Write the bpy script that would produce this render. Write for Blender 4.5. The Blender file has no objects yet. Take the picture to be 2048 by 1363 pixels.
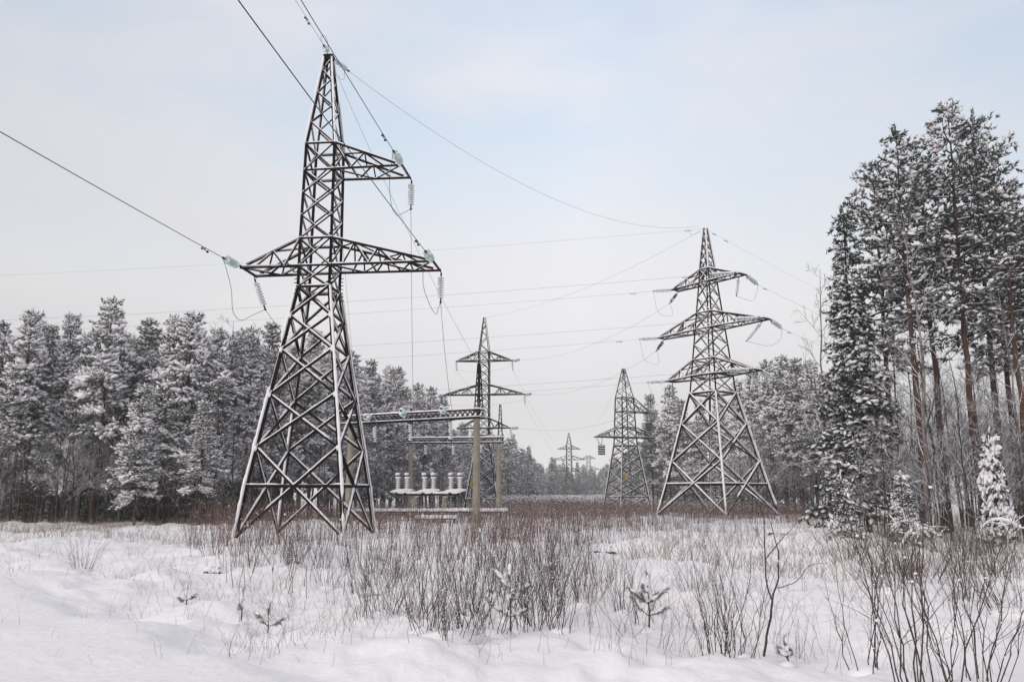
import bpy, math, random
import numpy as np
from mathutils import Vector
R = math.radians
random.seed(7)
rng = np.random.default_rng(7)
scene = bpy.context.scene

# ------------------------------------------------------------------ camera, world, sun, exposure
CAM_H = 1.7
PITCH = R(10.48)
FPX = 1645.2                                    # focal length in pixels of a 2048 px wide frame
cd = bpy.data.cameras.new('camera')
cam = bpy.data.objects.new('camera', cd)
scene.collection.objects.link(cam)
cam.location = (0, 0, CAM_H)
cam.rotation_euler = (R(90) + PITCH, 0, 0)
cd.sensor_width = 36
cd.lens = FPX / 2048 * 36
cd.clip_start = 0.1
cd.clip_end = 5000
scene.camera = cam
scene.view_settings.view_transform = 'Standard'
scene.view_settings.look = 'None'
scene.view_settings.exposure = 0.17
scene.view_settings.gamma = 1.0

SUN_EL, SUN_AZ = R(22), R(-132)                 # weak sun behind thin cloud, behind the camera to the left
world = bpy.data.worlds.new('World')
scene.world = world
world.use_nodes = True
wn, wl = world.node_tree.nodes, world.node_tree.links
wn.clear()
wout = wn.new('ShaderNodeOutputWorld')
bg = wn.new('ShaderNodeBackground')
bg.inputs['Strength'].default_value = 0.1
sky = wn.new('ShaderNodeTexSky')
sky.sky_type = 'NISHITA'
sky.sun_disc = False
sky.sun_elevation = SUN_EL
sky.sun_rotation = SUN_AZ
sky.air_density = 1.0
sky.dust_density = 1.5
tc = wn.new('ShaderNodeTexCoord')
sep = wn.new('ShaderNodeSeparateXYZ')
wl.new(tc.outputs['Generated'], sep.inputs[0])
# overcast veil: warm white at the horizon, pale blue higher up
grad = wn.new('ShaderNodeValToRGB')
wl.new(sep.outputs['Z'], grad.inputs[0])
cr = grad.color_ramp
cr.elements[0].position = 0.0
cr.elements[0].color = (1.11, 1.075, 1.065, 1)
cr.elements[1].position = 1.0
cr.elements[1].color = (0.90, 0.86, 0.84, 1)
e = cr.elements.new(0.56); e.color = (0.56, 0.68, 0.86, 1)
e = cr.elements.new(0.10); e.color = (0.99, 0.97, 0.97, 1)
e = cr.elements.new(0.22); e.color = (0.97, 0.97, 0.975, 1)
e = cr.elements.new(0.34); e.color = (0.74, 0.845, 0.955, 1)
vsc = wn.new('ShaderNodeVectorMath'); vsc.operation = 'SCALE'
vsc.inputs['Scale'].default_value = 10.0
wl.new(grad.outputs[0], vsc.inputs[0])
mapn = wn.new('ShaderNodeMapping')
mapn.inputs['Scale'].default_value = (1.2, 1.2, 3.6)
mapn.inputs['Rotation'].default_value = (0.1, 0.25, 0.4)
wl.new(tc.outputs['Generated'], mapn.inputs[0])
nz = wn.new('ShaderNodeTexNoise')
nz.inputs['Scale'].default_value = 1.5
nz.inputs['Detail'].default_value = 5
nz.inputs['Roughness'].default_value = 0.5
wl.new(mapn.outputs[0], nz.inputs['Vector'])
nr = wn.new('ShaderNodeMapRange')
nr.inputs['From Min'].default_value = 0.40
nr.inputs['From Max'].default_value = 0.60
wl.new(nz.outputs[0], nr.inputs['Value'])
cloud = wn.new('ShaderNodeMix'); cloud.data_type = 'RGBA'
wl.new(nr.outputs[0], cloud.inputs['Factor'])
wl.new(vsc.outputs[0], cloud.inputs['A'])
cloud.inputs['B'].default_value = (9.1, 8.75, 8.9, 1)
mixs = wn.new('ShaderNodeMix'); mixs.data_type = 'RGBA'
mixs.inputs['Factor'].default_value = 0.93
wl.new(sky.outputs[0], mixs.inputs['A'])
wl.new(cloud.outputs['Result'], mixs.inputs['B'])
# the clouds are only partly in front: the gradient keeps a share everywhere
mixc = wn.new('ShaderNodeMix'); mixc.data_type = 'RGBA'
mixc.inputs['Factor'].default_value = 0.72
wl.new(vsc.outputs[0], mixc.inputs['A'])
wl.new(mixs.outputs['Result'], mixc.inputs['B'])
# the whole sky colour is scaled darker to both sides
ax = wn.new('ShaderNodeMath'); ax.operation = 'ABSOLUTE'
ax0 = wn.new('ShaderNodeMath'); ax0.operation = 'ADD'; ax0.inputs[1].default_value = -0.08
wl.new(sep.outputs['X'], ax0.inputs[0]); wl.new(ax0.outputs[0], ax.inputs[0])
am = wn.new('ShaderNodeMath'); am.operation = 'MULTIPLY_ADD'; am.inputs[1].default_value = -0.30; am.inputs[2].default_value = 1.0
wl.new(ax.outputs[0], am.inputs[0])
fin = wn.new('ShaderNodeVectorMath'); fin.operation = 'SCALE'
wl.new(mixc.outputs['Result'], fin.inputs[0]); wl.new(am.outputs[0], fin.inputs['Scale'])
wl.new(fin.outputs[0], bg.inputs['Color'])
wl.new(bg.outputs[0], wout.inputs[0])

sd = bpy.data.lights.new('sun', 'SUN')
sd.energy = 1.4
sd.angle = R(12)
sd.color = (1.0, 0.93, 0.87)
sun = bpy.data.objects.new('sun', sd)
scene.collection.objects.link(sun)
sv = Vector((math.sin(SUN_AZ) * math.cos(SUN_EL), math.cos(SUN_AZ) * math.cos(SUN_EL), math.sin(SUN_EL)))
sun.rotation_euler = sv.to_track_quat('Z', 'Y').to_euler()
sun.location = (0, 0, 60)

# ------------------------------------------------------------------ helpers
COL = scene.collection
CP, SP = math.cos(PITCH), math.sin(PITCH)


def ray(px, py):
    u, v = (px - 1024) / FPX, (681.5 - py) / FPX
    return np.array([u, CP - v * SP, SP + v * CP])


def at(px, py, Y):
    """world point seen at pixel (px,py) of the 2048 px frame at depth Y"""
    d = ray(px, py)
    t = Y / d[1]
    return np.array([d[0] * t, Y, CAM_H + d[2] * t])


def on_ground(px, py):
    d = ray(px, py)
    t = CAM_H / max(1e-4, -d[2])
    for _ in range(12):
        x, y = d[0] * t, d[1] * t
        t = (CAM_H - float(ground(np.array([x]), np.array([y]))[0])) / max(1e-4, -d[2])
    return d[0] * t, d[1] * t


def hash2(i, j, s):
    h = (i.astype(np.int64) * 374761393 + j.astype(np.int64) * 668265263 + s * 69069) & 0x7fffffff
    h = ((h ^ (h >> 13)) * 1274126177) & 0x7fffffff
    h = h ^ (h >> 16)
    return (h & 0xffff) / 65535.0


def vnoise(x, y, s=0):
    i, j = np.floor(x), np.floor(y)
    fx, fy = x - i, y - j
    fx = fx * fx * fx * (fx * (fx * 6 - 15) + 10)
    fy = fy * fy * fy * (fy * (fy * 6 - 15) + 10)
    i = i.astype(np.int64); j = j.astype(np.int64)
    a, b = hash2(i, j, s), hash2(i + 1, j, s)
    c, d = hash2(i, j + 1, s), hash2(i + 1, j + 1, s)
    return (a + (b - a) * fx) * (1 - fy) + (c + (d - c) * fx) * fy - 0.5


def sstep(a, b, x):
    t = np.clip((x - a) / (b - a), 0, 1)
    return t * t * (3 - 2 * t)


def ground(x, y):
    x = np.asarray(x, float); y = np.asarray(y, float)
    r = np.hypot(x, y)
    h = -0.75 * sstep(55, 115, r)
    # smooth bank of untouched snow on the near left, falling off to the hummocky field
    edge = -8.9 + 0.95 * np.minimum(y, 14) - 0.0 * y      # x of the bank edge
    d = (x - (-(y - 6.9) * 0.95 - 0.9)) + 0.35 * vnoise(x * .7, y * .7, 5)
    bank = 1 - sstep(-0.9, 1.1, d)
    h = h + 0.20 * bank * (1 - sstep(22, 40, r))
    rough = (1 - 0.85 * bank)
    amp = rough * (1 - 0.5 * sstep(40, 90, r))
    h = h + amp * (0.46 * vnoise(x / 3.1 + 9, y / 3.1, 1) + 0.30 * vnoise(x / 1.15, y / 1.3 + 3, 2)
                   + 0.14 * vnoise(x / .47, y / .47, 3) + 0.045 * vnoise(x / .2, y / .2, 4))
    deb = sstep(2.5, 5, x) * sstep(17, 21, y) * (1 - sstep(34, 40, y))
    h = h + deb * (0.52 * np.maximum(0, vnoise(x / .9, y / .8, 11)) + 0.30 * np.maximum(0, vnoise(x / .38, y / .38, 12)))
    h = h + 0.12 * vnoise(x / 6., y / 9., 6) * bank + 0.02 * vnoise(x / .35, y / .35, 8) * bank + 0.03 * vnoise(x / 1.3, y / 1.6, 9) * bank
    h = h + 0.5 * vnoise(x / 31., y / 31., 7) * sstep(14, 40, r)
    return h


GZ = lambda x, y: float(ground(np.array([x]), np.array([y]))[0])


class MB:
    def __init__(s):
        s.V, s.F, s.M, s.n = [], {3: [], 4: []}, {3: [], 4: []}, 0

    def add(s, V, F, m=0):
        V = np.asarray(V, float).reshape(-1, 3)
        F = np.asarray(F, np.int64)
        if len(F) == 0:
            return
        k = F.shape[1]
        s.V.append(V); s.F[k].append(F + s.n); s.M[k].append(np.full(len(F), m, np.int32))
        s.n += len(V)

    def box(s, c, size, m=0):
        c = np.array(c, float); h = np.array(size, float) / 2
        V = [c + h * np.array(q) for q in ((-1, -1, -1), (1, -1, -1), (1, 1, -1), (-1, 1, -1), (-1, -1, 1), (1, -1, 1), (1, 1, 1), (-1, 1, 1))]
        s.add(V, BOXF, m)

    def bar(s, p0, p1, a, b, ref=(0, 0, 1), off=(0, 0), m=0):
        """rectangular bar from p0 to p1, a wide along u, b along v"""
        p0, p1 = np.array(p0, float), np.array(p1, float)
        t = p1 - p0; L = np.linalg.norm(t)
        if L < 1e-5: return
        t /= L
        ref = np.array(ref, float)
        if abs(t @ ref) > .97: ref = np.array([1., 0.2, 0])
        u = np.cross(t, ref); u /= np.linalg.norm(u)
        v = np.cross(u, t)
        o = u * off[0] + v * off[1]
        V = [p + o + u * sx * a / 2 + v * sy * b / 2 for p in (p0, p1) for sx, sy in ((-1, -1), (1, -1), (1, 1), (-1, 1))]
        s.add(V, BOXF, m)

    def angle(s, p0, p1, w, t=None, ref=(0, 0, 1), m=0):
        """rolled steel angle section"""
        t = t or max(.008, w * .12)
        s.bar(p0, p1, w, t, ref, (0, w / 2 - t / 2), m)
        s.bar(p0, p1, t, w - t, ref, (w / 2 - t / 2, -t / 2), m)

    def tube(s, P, r, k=6, m=0, caps=True):
        P = np.asarray(P, float)
        r = np.broadcast_to(np.asarray(r, float), (len(P),))
        V, F = tubes(P[None], r[None], k)
        s.add(V, F, m)
        if caps and k == 4:
            n = len(P)
            s.add(V[[3, 2, 1, 0]], [[0, 1, 2, 3]], m)
            s.add(V[[(n - 1) * 4 + q for q in range(4)]], [[0, 1, 2, 3]], m)
        elif caps and k > 4:
            n = len(P)
            for i, flip in ((0, 1), (n - 1, 0)):
                ring = V[i * k:(i + 1) * k]
                c = ring.mean(0)
                W = np.vstack([ring, c])
                s.add(W, [[(q + 1) % k, q, k] if flip else [q, (q + 1) % k, k] for q in range(k)], m)

    def ball(s, c, size, m=0, jit=.12):
        V = ICO[0] * (1 + jit * (rng.random(len(ICO[0]))[:, None] - .5)) * np.array(size) + np.array(c)
        s.add(V, ICO[1], m)

    def lathe(s, prof, k=16, m=0, org=(0, 0, 0)):
        n = len(prof)
        a = np.arange(k) / k * 2 * np.pi
        V = np.array([[rr * np.cos(q), rr * np.sin(q), z] for rr, z in prof for q in a]) + np.array(org)
        F = [[i * k + j, i * k + (j + 1) % k, (i + 1) * k + (j + 1) % k, (i + 1) * k + j] for i in range(n - 1) for j in range(k)]
        s.add(V, F, m)

    def build(s, name, mats, parent=None, smooth=False):
        me = bpy.data.meshes.new(name)
        if s.n:
            V = np.vstack(s.V)
            me.vertices.add(len(V)); me.vertices.foreach_set('co', V.ravel())
            tri = np.vstack(s.F[3]) if s.F[3] else np.zeros((0, 3), np.int64)
            qd = np.vstack(s.F[4]) if s.F[4] else np.zeros((0, 4), np.int64)
            me.loops.add(tri.size + qd.size)
            me.loops.foreach_set('vertex_index', np.concatenate([tri.ravel(), qd.ravel()]).astype(np.int32))
            n3, n4 = len(tri), len(qd)
            me.polygons.add(n3 + n4)
            st = np.concatenate([np.arange(n3) * 3, n3 * 3 + np.arange(n4) * 4]).astype(np.int32)
            me.polygons.foreach_set('loop_start', st)
            mi = np.concatenate((s.M[3] or [np.zeros(0, np.int32)]) + (s.M[4] or [np.zeros(0, np.int32)])).astype(np.int32)
            me.polygons.foreach_set('material_index', mi)
            me.polygons.foreach_set('use_smooth', np.full(n3 + n4, bool(smooth)))
            me.update(calc_edges=True)
            me.validate()
        for m in (mats if isinstance(mats, (list, tuple)) else [mats]):
            me.materials.append(m)
        o = bpy.data.objects.new(name, me)
        COL.objects.link(o)
        if parent: o.parent = parent
        return o


BOXF = [[0, 3, 2, 1], [4, 5, 6, 7], [0, 1, 5, 4], [1, 2, 6, 5], [2, 3, 7, 6], [3, 0, 4, 7]]


def _ico():
    import bmesh
    b = bmesh.new(); bmesh.ops.create_icosphere(b, subdivisions=1, radius=1)
    b.verts.ensure_lookup_table()
    V = np.array([v.co[:] for v in b.verts]); F = np.array([[v.index for v in f.verts] for f in b.faces]); b.free()
    return V, F


ICO = _ico()


def tubes(P, Rr, k):
    """many tubes at once: P (M,N,3), Rr (M,N)"""
    M, N, _ = P.shape
    T = np.empty_like(P)
    T[:, 1:-1] = P[:, 2:] - P[:, :-2]; T[:, 0] = P[:, 1] - P[:, 0]; T[:, -1] = P[:, -1] - P[:, -2]
    T /= np.linalg.norm(T, axis=2, keepdims=True) + 1e-12
    m = np.abs(T[:, :, 2]).mean(1) > .8
    ref = np.where(m[:, None], np.array([[1., .13, 0]]), np.array([[0., 0, 1]]))[:, None, :]
    U = np.cross(T, ref); U /= np.linalg.norm(U, axis=2, keepdims=True) + 1e-12
    W = np.cross(U, T)
    a = np.arange(k) / k * 2 * np.pi
    V = P[:, :, None, :] + Rr[:, :, None, None] * (U[:, :, None, :] * np.cos(a)[None, None, :, None] - W[:, :, None, :] * np.sin(a)[None, None, :, None])
    idx = np.arange(M * N * k).reshape(M, N, k)
    a0, a1 = idx[:, :-1], idx[:, 1:]
    F = np.stack([a0, a1, np.roll(a1, -1, 2), np.roll(a0, -1, 2)], -1).reshape(-1, 4)
    return V.reshape(-1, 3), F[:, ::-1]


def empty(name, loc=(0, 0, 0), rz=0):
    o = bpy.data.objects.new(name, None)
    o.empty_display_size = .3
    COL.objects.link(o)
    o.location = [float(q) for q in loc]; o.rotation_euler = (0, 0, rz)
    return o


def tag(o, label=None, cat=None, group=None, kind=None):
    for k, v in (('label', label), ('category', cat), ('group', group), ('kind', kind)):
        if v: o[k] = v
    return o


def copy_tree(o, parent=None):
    c = o.copy(); COL.objects.link(c)
    if parent: c.parent = parent
    for ch in o.children: copy_tree(ch, c)
    return c


# ------------------------------------------------------------------ materials
def mat(name, col, rough=.8, noise=None, spec=.3, bump=None, snow=None, col2=None, coord='Object', metallic=0, transl=0, edge=None):
    """noise=(scale, amount) varies the colour; snow=(threshold, softness, noise scale, amount) lays snow on what faces up"""
    m = bpy.data.materials.new(name); m.use_nodes = True
    n, l = m.node_tree.nodes, m.node_tree.links
    b = n['Principled BSDF']
    b.inputs['Roughness'].default_value = rough
    b.inputs['Specular IOR Level'].default_value = spec
    b.inputs['Metallic'].default_value = metallic
    c4 = (*col, 1)
    b.inputs['Base Color'].default_value = c4
    t = n.new('ShaderNodeTexCoord'); src = None
    if noise:
        q = n.new('ShaderNodeTexNoise'); q.inputs['Scale'].default_value = noise[0]; q.inputs['Detail'].default_value = 4
        l.new(t.outputs[coord], q.inputs['Vector'])
        rp = n.new('ShaderNodeMapRange'); rp.inputs['From Min'].default_value = .35; rp.inputs['From Max'].default_value = .65
        l.new(q.outputs[0], rp.inputs['Value'])
        mx = n.new('ShaderNodeMix'); mx.data_type = 'RGBA'
        c2 = col2 or tuple(min(1, v * (1 + noise[1])) for v in col)
        c1 = col if col2 else tuple(v * (1 - noise[1]) for v in col)
        mx.inputs['A'].default_value = (*c1, 1); mx.inputs['B'].default_value = (*c2, 1)
        l.new(rp.outputs[0], mx.inputs['Factor'])
        src = mx.outputs['Result']
    if snow:
        g = n.new('ShaderNodeNewGeometry'); sp = n.new('ShaderNodeSeparateXYZ')
        l.new(g.outputs['Normal'], sp.inputs[0])
        q = n.new('ShaderNodeTexNoise'); q.inputs['Scale'].default_value = snow[2]; q.inputs['Detail'].default_value = 3
        l.new(t.outputs[coord], q.inputs['Vector'])
        ma = n.new('ShaderNodeMath'); ma.operation = 'MULTIPLY_ADD'
        l.new(q.outputs[0], ma.inputs[0]); ma.inputs[1].default_value = snow[3]
        sb = n.new('ShaderNodeMath'); sb.operation = 'ADD'; sb.inputs[1].default_value = -snow[3] * .5
        l.new(sp.outputs['Z'], sb.inputs[0]); l.new(sb.outputs[0], ma.inputs[2])
        rp = n.new('ShaderNodeMapRange'); rp.inputs['From Min'].default_value = snow[0]; rp.inputs['From Max'].default_value = snow[0] + snow[1]
        l.new(ma.outputs[0], rp.inputs['Value'])
        mx = n.new('ShaderNodeMix'); mx.data_type = 'RGBA'
        if src: l.new(src, mx.inputs['A'])
        else: mx.inputs['A'].default_value = c4
        mx.inputs['B'].default_value = (.82, .81, .84, 1)
        l.new(rp.outputs[0], mx.inputs['Factor'])
        src = mx.outputs['Result']
    if src: l.new(src, b.inputs['Base Color'])
    if bump:
        q = n.new('ShaderNodeTexNoise'); q.inputs['Scale'].default_value = bump[0]; q.inputs['Detail'].default_value = 5
        l.new(t.outputs[coord], q.inputs['Vector'])
        bp = n.new('ShaderNodeBump'); bp.inputs['Strength'].default_value = bump[1]; bp.inputs['Distance'].default_value = bump[2]
        l.new(q.outputs[0], bp.inputs['Height']); l.new(bp.outputs[0], b.inputs['Normal'])
    return m


M = {}
M['snow_ground'] = mat('snow_ground', (.86, .825, .835), .75, (.7, .02), .2, bump=(7, .6, .05))
M['snow'] = mat('snow', (.87, .84, .85), .8, (3, .03), .2)
M['steel'] = mat('painted_steel', (.007, .005, .005), .75, (2.2, .35), .06, col2=(.019, .011, .009), snow=(.97, .1, 9, .3))
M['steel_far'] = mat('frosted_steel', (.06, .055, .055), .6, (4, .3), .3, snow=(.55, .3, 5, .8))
M['concrete'] = mat('aged_concrete', (.33, .29, .22), .9, (2.5, .22), .2, bump=(18, .5, .02), col2=(.24, .215, .175))
M['wire'] = mat('rimed_wire', (.22, .235, .25), .6, None, .3, snow=(.55, .4, 3, .6))
M['wire_dark'] = mat('dark_wire', (.05, .06, .07), .6, None, .3, snow=(.75, .3, 3, .5))
M['glass'] = mat('teal_glass_insulator', (.50, .66, .64), .2, (8, .12), .5)
M['porcelain'] = mat('white_porcelain', (.72, .70, .66), .3, (6, .06), .5)
M['dark_porcelain'] = mat('dark_porcelain', (.045, .042, .05), .3, None, .5)
M['fitting'] = mat('dark_fitting', (.035, .03, .03), .6)
M['sign'] = mat('yellow_sign', (.60, .36, .04), .5, (6, .1))
M['black'] = mat('black_mark', (.02, .02, .02), .5)
M['pine_bark'] = mat('pine_bark', (.060, .046, .042), .95, (1.3, .5), .1, col2=(.135, .062, .038), snow=(.45, .2, 5, 1.5), bump=(14, .8, .03))
M['forest_bark'] = mat('forest_pine_bark', (.045, .037, .034), .95, (.8, .4), .1, col2=(.10, .052, .036), snow=(.45, .2, 5, 1.5))
M['dark_bark'] = mat('dark_bark', (.055, .045, .042), .95, (3, .4), .1, snow=(.42, .2, 5, 1.3), bump=(14, .8, .03))
M['birch_bark'] = mat('birch_bark', (.32, .28, .26), .9, (3, .4), .1, col2=(.10, .08, .075), snow=(.35, .2, 5, 1.2))
M['branch'] = mat('snowy_branch', (.075, .058, .052), .95, (4, .3), .1, snow=(.05, .35, 4, .6))
M['twig'] = mat('bare_twig', (.085, .062, .055), .9, (4, .3), .1, snow=(.72, .2, 6, .7))
M['red_twig'] = mat('red_brown_twig', (.20, .125, .108), .9, (1.2, .3), .1, col2=(.115, .080, .074), snow=(.55, .3, 6, .9))
M['needles'] = mat('pine_needles', (.030, .042, .032), .8, (3.2, .3), .15, col2=(.075, .085, .075))
M['needles_rime'] = mat('rimed_pine_needles', (.045, .055, .045), .8, (2.6, .3), .15, col2=(.27, .275, .28))
M['needles_dark'] = mat('spruce_needles', (.016, .026, .018), .8, (1.7, .3), .15, col2=(.040, .052, .040))
M['needles_frost'] = mat('frosted_needles', (.07, .11, .07), .8, (9, .3), .15, col2=(.30, .35, .30))
M['grass'] = mat('dry_grass', (.30, .23, .18), .9, (2, .3), .1, col2=(.16, .12, .10))
M['wood'] = mat('dead_wood', (.050, .038, .030), .9, (7, .4), .1, bump=(20, .6, .02))

# ------------------------------------------------------------------ ground
def build_ground():
    # polar sheet round the camera, dense where the photograph looks
    an = np.concatenate([np.linspace(-180, -45, 46)[:-1], np.linspace(-45, 45, 420)[:-1], np.linspace(45, 180, 46)])
    an = np.radians(an)
    rr = np.concatenate([[0.0], np.geomspace(.6, 5, 18)[:-1], np.geomspace(5, 60, 420)[:-1], np.geomspace(60, 690, 60)])
    A, Rd = np.meshgrid(an, rr)
    X, Y = Rd * np.sin(A), Rd * np.cos(A)
    Z = ground(X, Y)
    n, k = A.shape
    i = np.arange(n * k).reshape(n, k)
    F = np.stack([i[:-1, :-1], i[:-1, 1:], i[1:, 1:], i[1:, :-1]], -1).reshape(-1, 4)
    mb = MB(); mb.add(np.stack([X, Y, Z], -1).reshape(-1, 3), F[:, ::-1])
    o = mb.build('snowy_ground', M['snow_ground'], None, True)
    tag(o, kind='structure')


build_ground()

# ------------------------------------------------------------------ lattice pylons
def snow_strip(mb, p0, p1, w, gaps=.15, h=1.0):
    p0, p1 = np.array(p0, float), np.array(p1, float)
    t = p1 - p0; L = np.linalg.norm(t); t = t / L
    if abs(t[2]) > .992 or L < .1: return
    nn = np.array([0, 0, 1.]) - t[2] * t; nn /= np.linalg.norm(nn)
    k = max(3, int(L / .22) + 1)
    s = np.linspace(0, 1, k)
    jit = .78 + .44 * rng.random(k)
    if rng.random() < gaps * 2.2:
        c, wd = rng.random(), .08 + .2 * rng.random()
        jit *= np.where(np.abs(s - c) < wd, .12, 1)
    r = w * .36 * h * jit * (1.0 if abs(t[2]) > .9 else 1)
    P = p0 + (p1 - p0) * s[:, None] + nn * (w * .46 + r * .45)[:, None]
    mb.tube(P, r, 6)


class Tower:
    """lattice pylon in local coordinates: x along the arms, y along the line"""
    def __init__(s, name, loc, yaw, prof, W, detail=2, steel=None, gaps=.15, snowh=1.0):
        s.root = empty(name, loc, yaw); s.prof = prof; s.W = W; s.detail = detail
        s.steel = steel or M['steel']; s.snow = MB(); s.gaps = gaps; s.sh = snowh
        s.c, s.s = math.cos(yaw), math.sin(yaw); s.loc = np.array(loc, float)

    def world(s, p):
        return np.array([s.loc[0] + p[0] * s.c - p[1] * s.s, s.loc[1] + p[0] * s.s + p[1] * s.c, s.loc[2] + p[2]])

    def hw(s, h): return float(np.interp(h, [p[0] for p in s.prof], [p[1] for p in s.prof]))

    def cn(s, h, k):
        w = s.hw(h); sx, sy = ((1, 1), (-1, 1), (-1, -1), (1, -1))[k]
        return np.array([sx * w, sy * w, h])

    def mem(s, mb, p0, p1, w, snow=True):
        p0, p1 = np.array(p0, float), np.array(p1, float)
        if s.detail >= 2: mb.angle(p0, p1, w)
        else: mb.bar(p0, p1, w, w * .8)
        if snow and s.detail >= 1: snow_strip(s.snow, p0, p1, w, s.gaps, s.sh)

    def legs(s, w):
        for k in range(4):
            mb = MB()
            hs = [p[0] for p in s.prof]
            for a, b in zip(hs[:-1], hs[1:]):
                wa = w if a < s.bend else w * .8
                s.mem(mb, s.cn(a, k), s.cn(b, k), wa)
            mb.build('leg', s.steel, s.root)

    def faces(s, levels, w, style='X', name='bracing', horiz=()):
        for k in range(4):
            k2 = (k + 1) % 4
            mb = MB()
            for i, (a, b) in enumerate(zip(levels[:-1], levels[1:])):
                ww = w if a < s.bend else w * .75
                if style == 'X':
                    s.mem(mb, s.cn(a, k), s.cn(b, k2), ww)
                    s.mem(mb, s.cn(a, k2) * (.996, .996, 1), s.cn(b, k) * (.996, .996, 1), ww)
                else:
                    q = (k, k2) if (i + k // 2) % 2 == 0 else (k2, k)
                    s.mem(mb, s.cn(a, q[0]), s.cn(b, q[1]), ww)
            for h in horiz:
                s.mem(mb, s.cn(h, k), s.cn(h, k2), w)
            mb.build(name, s.steel, s.root)

    def arm(s, side, h, ht, L, w_end, n, w, ys=1):
        """cross-arm: two bottom chords, two ties, zigzags; L = tip distance from the axis"""
        mb = MB(); a = s.hw(h); at_ = s.hw(ht); sx = side
        B0 = [np.array([sx * a, sy * a, h]) for sy in (-1, 1)]
        B1 = [np.array([sx * L, sy * w_end, h]) for sy in (-1, 1)]
        T0 = [np.array([sx * at_, sy * at_, ht]) for sy in (-1, 1)]
        T1 = [np.array([sx * (L - .25), sy * w_end, h + .10]) for sy in (-1, 1)]
        for j in range(2):
            s.mem(mb, B0[j], B1[j] + (B1[j] - B0[j]) * .02, w)
            s.mem(mb, T0[j], T1[j], w)
        s.mem(mb, B1[0] * (1, 1.25, 1), B1[1] * (1, 1.25, 1), w * 1.15)
        ts = [i / n for i in range(n + 1)]
        for j in range(2):
            for i in range(n):
                p = B0[j] + (B1[j] - B0[j]) * (ts[i] + .5 / n)
                q0 = T0[j] + (T1[j] - T0[j]) * ts[i]; q1 = T0[j] + (T1[j] - T0[j]) * ts[i + 1]
                if i > 0 or n < 3: s.mem(mb, q0, p, w * .7)
                if i < n - 1: s.mem(mb, p, q1, w * .7)
                if s.detail >= 2 and 0 < i < n:
                    s.mem(mb, q0, B0[j] + (B1[j] - B0[j]) * ts[i], w * .6, False)
        for i in range(n):                                       # bottom and top plane zigzags
            j = i % 2
            s.mem(mb, B0[j] + (B1[j] - B0[j]) * ts[i], B0[1 - j] + (B1[1 - j] - B0[1 - j]) * ts[i + 1], w * .65)
            if i < n - 1 and s.detail >= 2:
                s.mem(mb, T0[1 - j] + (T1[1 - j] - T0[1 - j]) * ts[i], T0[j] + (T1[j] - T0[j]) * ts[i + 1], w * .6)
        mb.build('cross_arm', s.steel, s.root)

    def footings(s, r=.35):
        for k in range(4):
            mb = MB(); p = s.cn(0, k)
            gz = GZ(*s.world(p)[:2]) - s.loc[2]
            mb.box((p[0], p[1], gz - .2), (r, r, .44)); mb.box((p[0], p[1], gz + .05), (r * 1.3, r * .5, .04))
            mb.build('footing', M['wood'], s.root)
            if s.detail: s.snow.ball((p[0] * .99, p[1] * .99 - .1, gz + .05), (r * .9, r * .9, .18))

    def sign(s, h, k, sz, t=.5):
        a, b = s.cn(h, k), s.cn(h, (k + 1) % 4); c = a + (b - a) * t
        nrm = (a + b) / 2 * (1, 1, 0); nrm /= np.linalg.norm(nrm)
        u = (b - a) / np.linalg.norm(b - a); c = c + nrm * .14
        mb = MB(); mb.bar(c - [0, 0, sz], c + [0, 0, sz], sz * 1.1, .012, ref=nrm) 
        mb2 = MB()
        zz = [(0, .5), (-.15, .0), (.1, .05), (-.05, -.5)]       # the lightning mark
        for p, q in zip(zz[:-1], zz[1:]):
            mb2.bar(c + nrm * .012 + u * p[0] * sz + np.array([0, 0, p[1] * sz]), c + nrm * .012 + u * q[0] * sz + np.array([0, 0, q[1] * sz]), .12 * sz, .01, ref=nrm)
        o = mb.build('warning_sign', M['sign'], s.root)
        mb2.build('lightning_mark', M['black'], o)

    def finish(s, label, group=None):
        if s.snow.n: s.snow.build('snow_cover', M['snow'], s.root, True)
        tag(s.root, label, 'pylon', group)
        return s


G_PYL = 'steel lattice power pylons in the snowy clearing'
TA = Tower('power_pylon', (-8.113, 33.593, .07), -.109,
           [(0, 2.069), (1.906, 1.859), (10.0, .665), (11.9, .672), (16.3, .62), (20.55, .12)], .12, gaps=.14, snowh=1.12)
TA.bend = 10
TA.legs(.155)
TA.faces([0, 3.35, 5.45, 7.3, 8.75, 10.0], .105, 'X', horiz=(1.906, 10.0))
TA.faces([10.0, 10.9, 12.08, 13.1, 14.1, 15.1, 16.3], .088, 'X', 'body_bracing', horiz=(10.9, 12.08, 15.1, 16.3))
TA.faces([16.3, 17.35, 18.1, 18.8, 19.4, 19.9, 20.4], .085, 'Z', 'peak_bracing')
TA.arm(1, 10.9, 12.08, 4.976, .71, 4, .10); TA.arm(-1, 10.9, 12.08, 3.174, .71, 2, .10); TA.arm(1, 15.1, 16.3, 3.587, .71, 2, .10)
mb = MB(); mb.box((0, 0, 20.62), (.42, .34, .16)); mb.box((0, .0, 20.5), (.28, .5, .06))
for k in range(4):
    sx, sy = ((1, 1), (-1, 1), (-1, -1), (1, -1))[k]
    mb.bar((sx * .13, sy * .13, 19.95), (sx * .16, sy * .13, 20.6), .1, .02)
mb.build('peak_cap', M['steel'], TA.root)
mb = MB()                                                       # climbing bolts where the body meets the flare
for k in range(4):
    for q in range(7):
        p = TA.cn(9.7 + q * .16, k); sx = np.sign(p[0]); sy = np.sign(p[1])
        mb.bar(p, p + [sx * .16, 0, 0], .03, .03); mb.bar(p, p + [0, sy * .16, 0], .03, .03)
mb.build('climbing_bolts', M['steel'], TA.root)
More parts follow.
